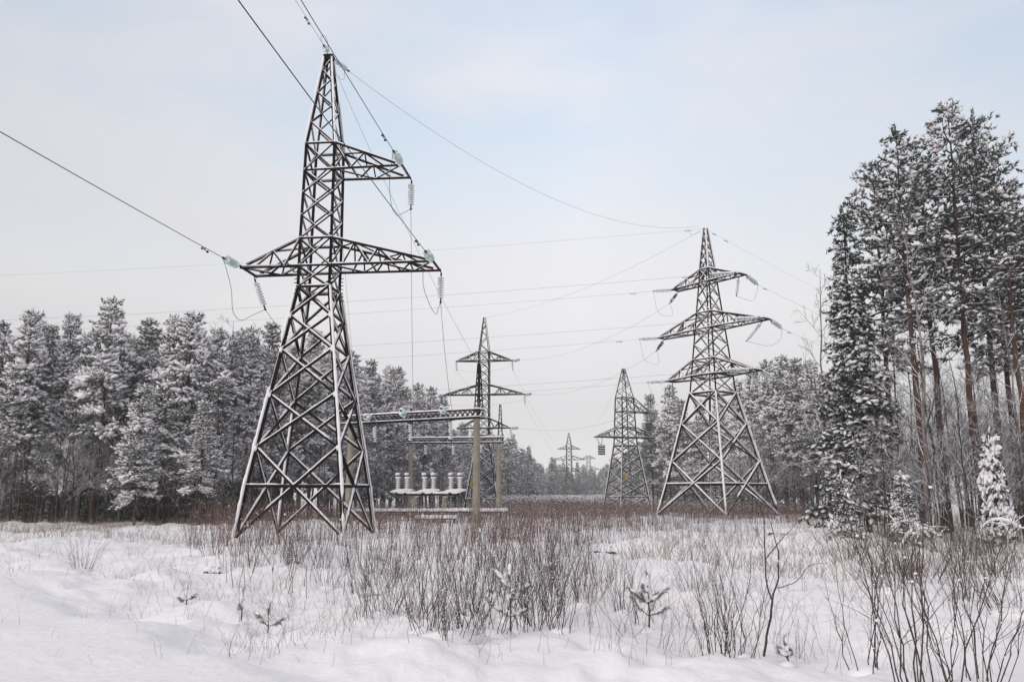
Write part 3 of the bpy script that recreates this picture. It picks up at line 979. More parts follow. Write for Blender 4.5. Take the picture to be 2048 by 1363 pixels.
def blob_template(seed, low=False):
    r = np.random.default_rng(seed)
    V, F = ICO
    if low:
        V = np.array([[1, 0, 0], [-1, 0, 0], [0, 1, 0], [0, -1, 0], [0, 0, 1], [0, 0, -1.]])
        F = np.array([[0, 2, 4], [2, 1, 4], [1, 3, 4], [3, 0, 4], [2, 0, 5], [1, 2, 5], [3, 1, 5], [0, 3, 5]])
    V = V * (1 + .75 * (r.random((len(V), 1)) - .5))
    return V, F


BLOB = [blob_template(s) for s in range(5)]
BLOBF = [blob_template(s, True) for s in range(3)]


def conifer(name, seed, H, cb, Lmax, kind='pine', r0=.14, tl=.30, dens=1.0, snow=1.0, far=False, sparse_low=True, lean=0, bark='pine_bark', needles='needles', top_round=.7, snowthin=1.0):
    """trunk > crown, branches, snow"""
    r = np.random.default_rng(seed)
    root = empty(name)
    k = 14; zz = np.linspace(0, H, k)
    wx = np.cumsum(r.normal(size=k)) * .035 * (H / 14) + lean * zz; wy = np.cumsum(r.normal(size=k)) * .035 * (H / 14)
    wx -= wx[0]; wy -= wy[0]
    TP = np.stack([wx, wy, zz], 1); TPb = TP.copy(); TPb[0, 2] = -.6
    tr = MB(); tr.tube(TPb, r0 * (1 - zz / H) ** .8 + .015, 5 if far else 9); 
    trunk = tr.build('trunk', M[bark], root, True)
    axis = lambda z: np.array([np.interp(z, zz, wx), np.interp(z, zz, wy), z])
    BR, BRr, pos, dirs, scl = [], [], [], [], []
    z = H * cb
    step = (.42 if kind == 'pine' else .30) / (dens ** .5) * (1.35 if far else 1)
    while z < H - .25:
        t = (z - H * cb) / (H - H * cb)
        if kind == 'pine': Ls = Lmax * (1 - t) ** top_round * (.62 + .38 * min(1, t * 3.5)) * (.8 + .4 * math.sin(z * 1.9 + seed) ** 2)
        else: Ls = Lmax * (1 - t) ** 1.3 * (.75 + .5 * math.sin(z * 2.3 + seed) ** 2) + .12
        nb = r.integers(3, 6) if kind == 'pine' else r.integers(5, 8)
        a0 = r.random() * 6.28
        for b in range(nb):
            if kind == 'pine' and t < .25 and r.random() < .35: continue
            a = a0 + b / nb * 6.283 + r.normal() * .25
            L = max(.2, Ls * ((.35 + .95 * r.random()) if kind == 'pine' else (.55 + .6 * r.random())))
            if kind == 'pine': el = np.interp(t, [0, .5, 1], [-.05, .25, .95]) + r.normal() * .15
            else: el = np.interp(t, [0, .6, 1], [-.30, -.10, .7]) + r.normal() * .1
            m = 6; s = np.linspace(0, 1, m)
            h_ = np.array([math.cos(a), math.sin(a), 0])
            sag = (.22 if kind == 'pine' else .10) * L * (1 - t * .8)
            curve = s[:, None] * L * (h_ * math.cos(el))[None] + np.outer(s, [0, 0, L * math.sin(el)]) - np.outer(s ** 2, [0, 0, sag])
            side = np.array([-h_[1], h_[0], 0]); curve += np.outer(np.sin(s * 3) * r.normal() * .07 * L, side)
            P = axis(z) + curve
            BR.append(P); BRr.append((.012 + .018 * L) * (1 - s * .75))
            ntw = int((L * 4.6 + 1) * dens * (.55 if far else 1))
            for q in range(ntw):
                f = (.28 if kind == 'pine' else .12) + (.72 if kind == 'pine' else .88) * (q + r.random()) / ntw
                f = min(f, 1)
                bp = np.array([np.interp(f, s, P[:, c]) for c in range(3)])
                sg = 1 if q % 2 else -1
                out = h_ * (.55 + .3 * r.random()) + side * sg * (.75 + .3 * r.random()) + [0, 0, (.12 if kind == 'pine' else -.22) + .22 * r.normal()]
                out /= np.linalg.norm(out)
                l2 = (.16 + .30 * L * (1 - f) + .12 * r.random()) * (1.15 if kind != 'pine' else 1)
                nt = max(1, int(l2 / (tl * .62)))
                for w in range(nt + 1):
                    g = (w + .4 * r.random()) / (nt + .001)
                    pos.append(bp + out * l2 * g + r.normal(size=3) * .04); 
                    dd = out + r.normal(size=3) * .35; dd[2] += (.25 * t if kind == 'pine' else -.1)
                    dirs.append(dd); scl.append(tl * (.75 + .5 * r.random()))
                if l2 > .3 and not far:
                    BR.append(np.linspace(0, 1, m)[:, None] * out * l2 + bp); BRr.append(np.full(m, .009))
            pos.append(P[-1]); dirs.append(P[-1] - P[-2] + r.normal(size=3) * .1 * L); scl.append(tl * 1.1)
        z += step * (.75 + .5 * r.random())
    # leader
    for i in range(5):
        pos.append(axis(H - .12 * i)); dirs.append(np.array([r.normal() * .4, r.normal() * .4, 1.])); scl.append(tl * .8)
    # dead lower branches
    if cb > .2 and not far:
        for i in range(int(H * 1.6)):
            z = H * (.08 + r.random() * (cb - .05)); a = r.random() * 6.28; L = .3 + r.random() * 1.0
            s = np.linspace(0, 1, 6); h_ = np.array([math.cos(a), math.sin(a), 0])
            BR.append(axis(z) + np.outer(s * L, h_) + np.outer(s * s, [0, 0, -.3 * L + .3 * L * r.normal()])); BRr.append(.012 * (1 - s * .7))
    pos, dirs, scl = np.array(pos), np.array(dirs), np.array(scl)
    if not far:
        b = MB(); V, F = tubes(np.array(BR), np.array(BRr), 4); b.add(V, F); b.build('branches', M['branch'], root, True)
    n = len(pos); Rm = rotmat(dirs, r.random(n) * 6.28)
    cr_ = MB(); pick = r.integers(0, 3 if far else 5, n)
    for i in range(3 if far else 5):
        s = pick == i; V, F = (TUFTF if far else TUFT)[i]
        stamp(cr_, V, F, pos[s], Rm[s], scl[s] * 1.15)
    cr_.build('crown', M[needles], root)
    # snow: pads lying along each shoot, heavier where the branch is flat
    flat = np.clip(1.1 - np.abs(dirs[:, 2]) / np.linalg.norm(dirs, axis=1), .15, 1)
    keep = r.random(n) < np.clip((.55 + .45 * flat) * snow, 0, 1) * .93
    clump = .5 + 1.15 * np.clip(vnoise(pos[:, 0] * 1.7 + pos[:, 2], pos[:, 1] * 1.7 + pos[:, 2] * 1.3, seed) + .5, 0, 1)
    sN = MB(); Rs = rotmat(dirs * [1, 1, .8], np.zeros(n))
    sc3 = np.stack([scl * .52, scl * .25 * (.6 + .8 * r.random(n)), scl * .19 * (.6 + .7 * r.random(n))], 1) * (clump * snow * snowthin)[:, None]
    dn = dirs / np.linalg.norm(dirs, axis=1, keepdims=True)
    pp = pos + dn * (scl * .45)[:, None] + np.stack([np.zeros(n), np.zeros(n), scl * .13], 1)
    nbv = 3 if far else 5; pick = r.integers(0, nbv, n)
    for i in range(nbv):
        s = (pick == i) & keep; V, F = (BLOBF if far else BLOB)[i]
        stamp(sN, V, F, pp[s], Rs[s], sc3[s])
    sN.build('snow', M['snow'], root, True)
    return root


def bare_tree(name, seed, H, spread=.35, r0=.06, bark='dark_bark', lv=4, n1=16, up=.9, snow='branch'):
    r = np.random.default_rng(seed); root = empty(name)
    k = 12; s = np.linspace(0, 1, k)
    wob = np.cumsum(r.normal(size=(k, 2)), 0) * .05 * H / 8; wob -= wob[0]
    TP = np.stack([wob[:, 0], wob[:, 1], s * H], 1); TPb = TP.copy(); TPb[0, 2] = -.5
    tr = MB(); tr.tube(TPb, r0 * (1 - s) ** .8 + .006, 7); tr.build('trunk', M[bark], root, True)
    out = [[], []]

    def grow(bp, d, L, rad, level):
        m = 5; q = np.linspace(0, 1, m)
        bend = r.normal(size=3) * .18 + np.array([0, 0, .12])
        P = bp + np.outer(q * L, d) + np.outer(q ** 2 * L, bend)
        out[0].append(P); out[1].append(rad * (1 - .7 * q))
        if level <= 0: return
        nb = int(3 + 2 * r.random() + L)
        for i in range(nb):
            f = .25 + .72 * (i + r.random()) / nb
            b = np.array([np.interp(f, q, P[:, c]) for c in range(3)])
            dd = d + r.normal(size=3) * .62; dd[2] += .1; dd /= np.linalg.norm(dd)
            grow(b, dd, L * (.42 + .25 * r.random()) * (1.1 - f * .5), rad * .55, level - 1)
    for i in range(n1):
        f = .18 + .8 * (i + r.random()) / n1
        b = np.array([np.interp(f, s, TP[:, c]) for c in range(3)])
        a = r.random() * 6.28; el = up * (.6 + .5 * r.random())
        d = np.array([math.cos(a) * math.cos(el), math.sin(a) * math.cos(el), math.sin(el)])
        grow(b, d, H * spread * (1.15 - f) * (.7 + .5 * r.random()) + .2, .008 + r0 * .3 * (1 - f), lv - 2)
    mb = MB(); V, F = tubes(np.array(out[0]), np.maximum(np.array(out[1]), .0045), 4); mb.add(V, F)
    mb.build('branches', M[snow], root, True)
    return root


protos = {}
protos['pineL'] = [conifer('pine_tree', 10 + i, (13.2, 12.6, 13.8, 12.2, 13.0)[i], (.28, .36, .22, .42, .33)[i], (2.5, 2.2, 2.7, 2.1, 2.4)[i], dens=1.6, snow=1.12, tl=.29, r0=.10, top_round=1.05, bark='forest_bark', needles='needles_rime') for i in range(5)]
protos['pineR'] = [conifer('pine_tree', 30 + i, (18.5, 17.2, 16.4, 17.8)[i], (.50, .46, .56, .42)[i], (3.1, 2.8, 2.5, 3.2)[i], dens=.72, snow=.88, tl=.30, r0=.155, snowthin=1.0, top_round=.62) for i in range(4)]
protos['spruceR'] = [conifer('spruce_tree', 41, 15.0, .12, 2.35, 'spruce', .13, .30, .72, .85, bark='dark_bark', needles='needles_dark')]
protos['spruceY'] = [conifer('spruce_tree', 50 + i, (3.3, 2.6, 3.8)[i], .06, (1.15, 1.0, 1.25)[i], 'spruce', .05, .19, 1.3, 1.2, bark='dark_bark', needles='needles_dark') for i in range(3)]
protos['spruceF'] = [conifer('spruce_tree', 60 + i, (13, 15, 11.5)[i], .05, (2.3, 2.4, 2.1)[i], 'spruce', .15, .50, .9, .95, far=True, bark='dark_bark', needles='needles_rime') for i in range(3)]
protos['pineF'] = [conifer('pine_tree', 70 + i, (13.5, 12.5, 14.2)[i], (.3, .2, .35)[i], (2.4, 2.2, 2.6)[i], 'pine', .15, .50, 1.1, 1.0, far=True, needles='needles_rime') for i in range(3)]
protos['pole'] = [conifer('pine_tree', 75 + i, (11.5, 10.5, 12)[i], (.62, .55, .68)[i], (1.5, 1.6, 1.3)[i], dens=.8, snow=1.0, tl=.36, r0=.065, bark='forest_bark', needles='needles_rime') for i in range(3)]
protos['bare'] = [bare_tree('bare_tree', 80 + i, (8.5, 7.0, 10.0, 6.0)[i], (.34, .38, .3, .4)[i], (.06, .05, .07, .045)[i]) for i in range(4)]
protos['birch'] = [bare_tree('birch_tree', 90 + i, (12.5, 10.5)[i], .22, (.085, .06)[i], 'birch_bark', n1=20) for i in range(2)]
protos['sapling'] = [bare_tree('bare_tree', 95 + i, (4.2, 3.4, 5.0)[i], .34, .022, 'dark_bark', lv=4, n1=14, up=.75) for i in range(3)]
used = set()


def place(kind, idx, x, y, label, cat, group, sc=1.0, rz=None, dz=0, szr=1.0):
    p = protos[kind][idx % len(protos[kind])]
    if p.name not in used: used.add(p.name); o = p
    else: o = copy_tree(p)
    o.location = (float(x), float(y), GZ(x, y) + dz)
    o.rotation_euler = (0, 0, random.random() * 6.28 if rz is None else rz)
    o.scale = (sc * szr, sc * szr, sc)
    return tag(o, label, cat, group)


PH = {'pineL': (13.2, 12.6, 13.8, 12.2, 13.0), 'pineR': (18.5, 17.2, 16.4, 17.8)}


def place_top(kind, idx, px, py, Y, label, cat, group, szr=1.0):
    """tree standing at depth Y whose tip is seen at (px,py)"""
    p = at(px, py, Y); H = p[2] - GZ(p[0], Y)
    base = {'pineL': PH['pineL'], 'pineR': PH['pineR'], 'spruceR': (15.0,), 'bare': (8.5, 7, 10, 6), 'birch': (12.5, 10.5), 'pole': (11.5, 10.5, 12), 'spruceY': (3.3, 2.6, 3.8), 'sapling': (4.2, 3.4, 5.0)}[kind][idx % len(protos[kind])]
    s = H / base
    return place(kind, idx, p[0], Y, label, cat, group, s, szr=szr / s ** .5 if kind == 'pineR' else szr)


# left wall of pines -- front row from the tree tops in the photograph
ORD = 'first second third fourth fifth sixth seventh eighth ninth tenth eleventh twelfth thirteenth fourteenth fifteenth sixteenth seventeenth eighteenth nineteenth twentieth'.split()
GLf = 'snow-covered pines of the left forest edge'
LBL = 'snow-covered pine in the dense left forest edge'
row = [(-40, 640, 50), (62, 622, 49, ), (145, 632, 51), (225, 596, 49), (300, 640, 52), (345, 632, 50), (385, 626, 50), (440, 660, 53), (500, 655, 58), (545, 648, 60),
       (590, 690, 66), (630, 690, 70), (668, 700, 74), (700, 705, 76), (742, 722, 82), (775, 733, 86), (800, 735, 90), (835, 768, 98), (862, 775, 104), (885, 790, 112)]
uni = {62: 'twin-topped snowy pine near the left edge of the photo', 225: 'tallest pointed snowy pine of the left forest edge', 385: 'snowy pine with low drooping white branches, right of the tallest left one'}
for i, (px, py, Y) in enumerate(row):
    place_top('pineL', i, px, py, Y, uni.get(px, 'snow-covered pine, %s from the left in the front row of the left forest' % ORD[i]), 'tree', GLf, szr=.95)
for i, (px, py, Y) in enumerate([(20, 668, 52), (112, 650, 53), (185, 672, 52), (268, 668, 53), (415, 650, 54), (470, 640, 56), (520, 650, 58), (560, 668, 61), (612, 672, 66), (655, 690, 70)]):
    place_top('birch', i, px, py, Y, 'frosted leafless birch between the pines, %s from the left in the left forest edge' % ORD[i], 'tree', 'frosted birches in the left forest edge', szr=1.3)
fill = [(20, 668, 51), (104, 655, 52), (180, 668, 51), (258, 672, 51.5), (330, 668, 51), (365, 655, 53), (412, 668, 51.5), (470, 672, 55), (520, 690, 58), (566, 700, 62), (610, 705, 67), (650, 715, 72), (722, 742, 80), (758, 750, 86), (818, 775, 96), (850, 790, 102)]
for i, (px, py, Y) in enumerate(fill):
    place_top('pineL' if i % 3 else 'pole', i * 3 + 1, px, py, Y, 'lower snowy pine squeezed between the taller ones, %s from the left in the left forest' % ORD[i], 'tree', GLf, szr=.78)
# low-branched pines at the very edge
for px, py, Y, i in ((292, 770, 46.5, 2), (415, 800, 46.5, 0)):
    place_top('pineL', i, px, py, Y, ['shorter snow-loaded pine with low white boughs in front of the tallest left pine', 'short bushy snow-loaded pine just left of the nearest pylon'][px > 300], 'tree', GLf, szr=1.25)
LB2 = 'snow-covered pine standing deeper in the left forest'
rr_ = random.Random(3)
edge_l = lambda y: -17.0 if y < 50 else (-17.0 + (y - 50) * .105 if y < 150 else -6.5 + (y - 150) * .135)
cnt = 0
for rowi in range(3):
    y = 54 + rowi * 3.4
    x = -46
    while x < edge_l(y) - 1.0:
        place('pineL', rr_.randrange(5), x + rr_.uniform(-.7, .7), y + rr_.uniform(-1, 1), LB2, 'tree', 'pines deeper in the left forest', rr_.uniform(.86, 1.04))
        x += rr_.uniform(2.6, 3.6) + rowi * .3; cnt += 1
for i in range(62):
    px = rr_.uniform(-30, 520); y = rr_.uniform(49.5, 63)
    place('pole', i, (px - 1024) / FPX * y, y, 'thin dark pine trunk with high small crown inside the left forest', 'tree', 'thin pines inside the left forest', rr_.uniform(.7, 1.0))
for i in range(44):
    y = rr_.uniform(58, 70) ; px = rr_.uniform(-30, 560)
    place('spruceF', i, (px - 1024) / FPX * y, y, 'dark undergrowth spruce deep inside the left forest', 'tree', 'undergrowth spruces inside the left forest', rr_.uniform(.3, .55), szr=1.3)
for y in np.arange(66, 150, 3.2):
    for k_ in range(3):
        x = edge_l(y) - .5 - k_ * 3.2 + rr_.uniform(-1, .6)
        place('pineL' if k_ < 1 or y < 90 else 'pineF', rr_.randrange(5), x, y + rr_.uniform(-1, 1), 'snow-covered pine along the left side of the clearing, behind the gantries', 'tree', 'pines along the left side of the clearing', rr_.uniform(.86, 1.08))
# far left and right sides of the clearing: spruces
for y in np.concatenate([np.arange(150, 230, 5.0), np.arange(230, 400, 8.0)]):
    for k_ in range(2):
        place('spruceF' if rr_.random() < .65 else 'pineF', rr_.randrange(3), edge_l(y) - .5 - k_ * 4 + rr_.uniform(-1.5, 1.5), y, 'distant snowy spruce on the far left side of the clearing', 'tree', 'far spruces left of the clearing', rr_.uniform(.8, 1.15))
edge_r = lambda y: 27 + (y - 85) * .02 + max(0, y - 140) * .01
for y in np.concatenate([np.arange(128, 220, 6.5), np.arange(220, 380, 10.0)]):
    for k_ in range(2):
        place('spruceF' if rr_.random() < .5 else 'pineF', rr_.randrange(3), 25 + (y - 128) * .065 + k_ * 4 + rr_.uniform(-1.5, 1.5), y, 'distant snowy conifer on the far right side of the clearing', 'tree', 'far conifers right of the clearing', rr_.uniform(.85, 1.1))

# far wood closing the clearing
def far_wood():
    mb = MB(); S = MB(); r = np.random.default_rng(5)
    def src(o, nm): 
        ch = [c for c in o.children if c.name.startswith(nm)][0].data
        V = np.empty(len(ch.vertices) * 3); ch.vertices.foreach_get('co', V)
        F = np.empty(len(ch.polygons) * 3, np.int32); ch.polygons.foreach_get('vertices', F)
        return V.reshape(-1, 3), F.reshape(-1, 3)
    T = [(src(p, 'crown'), src(p, 'snow')) for p in protos['spruceF'] + protos['pineF'][:2]]
    spots = []
    for i in range(80): spots.append((r.uniform(22, 62), r.uniform(350, 420), r.uniform(.75, 1.15)))
    for i in range(120): spots.append((r.uniform(-75, -23), r.uniform(72, 92), r.uniform(.7, .9)))
    for i in range(30): spots.append((r.uniform(30, 52), r.uniform(104, 130), r.uniform(.75, .95)))
    for x, y, s in spots:
        a = r.random() * 6.28; c, sn = math.cos(a) * s, math.sin(a) * s
        (V, F), (V2, F2) = T[r.integers(len(T))]
        Rm = np.array([[c, -sn, 0], [sn, c, 0], [0, 0, s]])
        o = np.array([x, y, GZ(x, y)])
        mb.add(V @ Rm.T + o, F, 0); mb.add(V2 @ Rm.T + o, F2, 1)
    o = mb.build('distant_forest', [M['needles_rime'], M['snow']], None)
    tag(o, 'far snowy wood closing the clearing and filling behind the edges', 'forest', kind='stuff')


far_wood()

# right wood behind the big pylon
for i, (px, py, Y) in enumerate([(1300, 790, 122), (1335, 772, 116), (1362, 800, 112), (1470, 760, 98), (1500, 735, 92), (1530, 722, 88), (1560, 712, 86), (1590, 718, 84), (1615, 722, 82), (1645, 745, 80), (1680, 720, 76), (1720, 730, 72), (1400, 800, 108), (1435, 790, 102)]):
    place_top('pineL', i + 2, px, py, Y, 'snowy pine behind the corner-on pylon, %s of the fourteen making its skyline' % ORD[i], 'tree', 'pines behind the corner-on pylon')
for i in range(26):
    y = rr_.uniform(84, 112); x = (rr_.uniform(1300, 1720) - 1024) / FPX * y
    if x > edge_r(y) - 3:
        place('pineL', rr_.randrange(5), x, y + 4, 'snowy pine in the wood behind the big corner-on pylon', 'tree', 'pines behind the corner-on pylon', rr_.uniform(.8, .95))

# tall pines on the right: hand placed from their trunks (px at mid trunk) and tops
RP = [(1690, 415, 37, 'spruceR', 0, 'dark green pointed spruce at the left end of the tall right trees'),
      (1782, 248, 35, 'pineR', 1, 'tall pine with a bright orange-brown trunk, left of the two highest crowns'),
      (1738, 330, 38, 'pineR', 3, 'tall pine just right of the dark spruce, second of the orange trunks'),
      (1828, 290, 38, 'pineR', 2, 'tall snowy pine behind the leaning birch'),
      (1886, 214, 35, 'pineR', 0, 'highest pine of the right group, its top the highest tree top in the photo'),
      (1925, 228, 37, 'pineR', 1, 'tall pine just right of the highest tree top'),
      (1962, 300, 39, 'pineR', 3, 'tall pine third from the right edge of the photo'),
      (1992, 365, 34, 'pineR', 2, 'pine with sloping right crown and reddish trunk near the right edge'),
      (2040, 430, 36, 'pineR', 0, 'tall pine cut by the right edge of the photo')]
for px, py, Y, kd, i, lb in RP:
    place_top(kd, i, px, py, Y, lb, 'tree', 'tall trees at the right edge', szr=.92)
for i, (px, py, Y) in enumerate([(2090, 400, 38), (2130, 380, 35), (2180, 450, 42)]):
    place_top('pineR', i, px, py, Y, 'pine standing behind the tall front trees of the right group', 'tree', 'pines behind the tall right trees', szr=.85)
place_top('birch', 0, 1800, 430, 33, 'slim pale birch leaning among the tall right pines', 'tree', 'tall trees at the right edge')
place_top('birch', 1, 1632, 535, 40, 'leafless thin birch sticking out left of the dark spruce', 'tree', 'tall trees at the right edge')
place_top('birch', 1, 1998, 560, 31, 'thin pale birch near the right edge of the photo', 'tree', 'tall trees at the right edge')
for i in range(60):
    y = rr_.uniform(34, 62); px = rr_.uniform(1700, 2130); x = (px - 1024) / FPX * y
    place('bare', i, x, y, 'leafless frosted tree in the understorey of the right wood', 'tree', 'leafless trees under the right pines', rr_.uniform(.8, 1.15))
for i in range(26):
    y = rr_.uniform(30, 42); px = rr_.uniform(1700, 2110); x = (px - 1024) / FPX * y
    place('sapling', i, x, y, 'thin leafless sapling at the foot of the right wood', 'sapling', 'leafless saplings in front of the right pines', rr_.uniform(.8, 1.2))
# bare trees on the left wood edge and behind the gantries
for i in range(28):
    px = rr_.uniform(-20, 480); Y = rr_.uniform(47, 52)
    place('bare', i, (px - 1024) / FPX * Y, Y, 'leafless snow-lined tree at the foot of the left forest edge', 'tree', 'leafless trees at the left forest edge', rr_.uniform(.6, .95))
for i in range(34):
    y = rr_.uniform(60, 108)
    place('bare', i, edge_l(y) + rr_.uniform(-.3, 2.2), y, 'leafless snow-lined tree behind the gantries', 'tree', 'leafless trees behind the gantries', rr_.uniform(.8, 1.15))
for i in range(26):
    y = rr_.uniform(80, 92); px = rr_.uniform(1460, 1680)
    place('bare', i, (px - 1024) / FPX * y, y, 'leafless snow-lined tree in front of the wood behind the corner-on pylon', 'tree', 'leafless trees behind the corner-on pylon', rr_.uniform(.8, 1.1))
# young snow-laden spruces on the right
for px, py, Y, i, lb in ((1682, 945, 30, 0, 'young spruce heaped with snow at the left foot of the tall right trees'), (1800, 945, 29, 2, 'young snow-loaded spruce below the leaning birch'),
                         (1978, 865, 29, 1, 'young spruce with thick white snow caps near the right edge')):
    place_top('spruceY', i, px, py, Y, lb, 'tree', 'young spruces at the right', szr=.4 if px > 1900 else .75)

# ------------------------------------------------------------------ brush, shrubs, grass
def stems(P0, D, L, r, rg, segs=4, wob=.06):
    """P0 (n,3), D (n,3) unit, L (n,), returns curve points"""
    n = len(P0); s = np.linspace(0, 1, segs + 1)
    bend = rg.normal(size=(n, 3)) * [1, 1, .2] * wob * 2
    P = P0[:, None] + (D[:, None] * s[None, :, None] + bend[:, None] * (s ** 2)[None, :, None]) * L[:, None, None]
    P = P + rg.normal(size=P.shape) * (wob * .25 * L)[:, None, None] * (s > 0)[None, :, None]
    Rr = r[:, None] * (1 - .78 * s)[None]
    return P, Rr


def brush():
    rg = np.random.default_rng(12); mb = MB()
    N = 66000
    Y = 13 + (118 - 13) * rg.random(N) ** .85
    px = rg.uniform(340, 1680, N)
    X = (px - 1024) / FPX * Y
    # clear ground: left of the thicket, right front, and patches
    dens = np.ones(N)
    lb = np.interp(Y, [12, 16, 22, 30, 45, 60, 120], [700, 450, 380, 372, 385, 395, 480])
    dens *= sstep(0, 70, px - lb)
    rb = np.interp(Y, [12, 18, 26, 36, 48, 70, 120], [1130, 1180, 1230, 1330, 1660, 1700, 1700])
    dens *= .06 + .94 * sstep(0, 120, rb - px)
    dens *= np.clip(.62 + 1.7 * vnoise(X / 2.3, Y / 2.3, 31), .08, 1) * np.clip(.75 + 1.6 * vnoise(X / .8, Y / .8, 32), .1, 1)
    dens *= np.interp(Y, [12, 17, 26, 40, 60, 100], [.10, .22, .55, .85, .7, .6])
    k = rg.random(N) < dens; X, Y = X[k], Y[k]; n = len(X)
    Z = ground(X, Y)
    L = rg.uniform(.5, 1.45, n) * np.interp(Y, [12, 20, 60, 118], [.95, 1.0, 1.0, 1.1]) * np.clip(1 + .6 * vnoise(X / 5, Y / 5, 33), .7, 1.3)
    D = rg.normal(size=(n, 3)) * [.14, .14, 0] + [0, 0, 1]
    P, Rr = stems(np.stack([X, Y, Z - .03], 1), D, L, rg.uniform(.004, .0075, n) * (1 + Y / 90), rg, 3)
    V, F = tubes(P, Rr, 3); mb.add(V, F, 0)
    # twigs
    j = rg.integers(0, n, int(n * 1.6)); f = rg.uniform(.3, .9, len(j))
    b = P[j, 1] + (P[j, 3] - P[j, 1]) * f[:, None]
    d = rg.normal(size=(len(j), 3)) * [.45, .45, .15] + [0, 0, .8]
    P2, R2 = stems(b, d, L[j] * rg.uniform(.15, .4, len(j)), Rr[j, 2] * .75, rg, 2)
    V, F = tubes(P2, R2, 3); mb.add(V, F, 0)
    # the same growth carries on far down the clearing
    m_ = 15000; Yf = rg.uniform(112, 330, m_); pf = rg.uniform(940, 1360, m_); Xf = (pf - 1024) / FPX * Yf
    P3, R3 = stems(np.stack([Xf, Yf, ground(Xf, Yf)], 1), rg.normal(size=(m_, 3)) * [.16, .16, 0] + [0, 0, 1], rg.uniform(1.0, 2.0, m_), .012 + Yf * .00008, rg, 3)
    V, F = tubes(P3, R3, 3); mb.add(V, F, 0)
    tp = P3[::2, -1]; stamp(mb, *BLOBF[0], tp, rotmat(rg.normal(size=(len(tp), 3)), rg.random(len(tp))), np.full((len(tp), 3), .09), 1)
    # seed heads and snow flecks caught on the tops
    q = rg.random(n) < np.interp(Y, [15, 45, 70], [.15, .3, .6]); tp = P[q, -1]; m_ = len(tp)
    sc = np.stack([rg.uniform(.008, .020, m_)] * 3, 1) * (1 + Y[q] / 110)[:, None] * [1, 1, .9]
    stamp(mb, *BLOBF[0], tp, rotmat(rg.normal(size=(m_, 3)), rg.random(m_)), sc, 1)
    q = rg.random(n) < .25; tp = P[q, 2] + (P[q, 3] - P[q, 2]) * .5; m_ = len(tp)
    sc = np.stack([rg.uniform(.010, .026, m_)] * 3, 1) * (1 + Y[q] / 110)[:, None] * [.6, .6, 1.4]
    stamp(mb, *BLOBF[1], tp, rotmat(rg.normal(size=(m_, 3)) * .1 + [0, 0, 1], rg.random(m_)), sc[:, [2, 0, 1]], 0)
    o = mb.build('brush', [M['red_twig'], M['snow']], None, False)
    tag(o, 'reddish brown leafless brush and weeds filling the clearing', 'brush', kind='stuff')


brush()


def weeds():
    """pale dry weeds and grass standing out of the snow"""
    rg = np.random.default_rng(21); mb = MB()
    sets = []
    def scatter(n, px0, px1, y0, y1, l0, l1, rad, thr=None):
        Y = rg.uniform(y0 ** .5, y1 ** .5, n) ** 2; px = rg.uniform(px0, px1, n); X = (px - 1024) / FPX * Y
        kp = vnoise(X / 1.4, Y / 1.4, 41) + .5 > rg.random(n) * (1 if thr is None else thr)
        X, Y = X[kp], Y[kp]; n = len(X)
        L = rg.uniform(l0, l1, n); D = rg.normal(size=(n, 3)) * [.30, .30, 0] + [0, 0, 1]
        sets.append((np.stack([X, Y, ground(X, Y) - .02], 1), D, L, np.full(n, rad)))
    scatter(3600, -60, 420, 30, 48, .2, .55, .006)
    scatter(420, -40, 520, 16, 30, .15, .5, .004, 1.3)
    scatter(200, 0, 760, 7.8, 16, .08, .36, .0020, 1.5)
    scatter(600, 250, 620, 12, 20, .1, .4, .0032, 1.2)
    scatter(2000, 480, 1900, 8.2, 19, .10, .5, .0024)
    scatter(900, 1150, 2080, 9, 22, .3, .9, .0034)
    scatter(4200, 1250, 2080, 18, 42, .2, .8, .006)
    scatter(2600, 1560, 2080, 42, 80, .3, .9, .009)
    for P0, D, L, r_ in sets:
        P, Rr = stems(P0, D, L, r_, rg, 4, .12); V, F = tubes(P, Rr, 3); mb.add(V, F)
        n = len(P); j = rg.integers(0, n, n * 2)
        P2, R2 = stems(P[j, 2] + (P[j, 4] - P[j, 2]) * rg.random(len(j))[:, None], rg.normal(size=(len(j), 3)) * [.6, .6, .2] + [0, 0, .6], L[j] * .22, Rr[j, 2] * .8, rg, 2)
        V, F = tubes(P2, R2, 3); mb.add(V, F)
    o = mb.build('dry_grass', M['grass'], None)
    tag(o, 'thin dry grass and weed stalks poking out of the snow', 'grass', kind='stuff')


weeds()


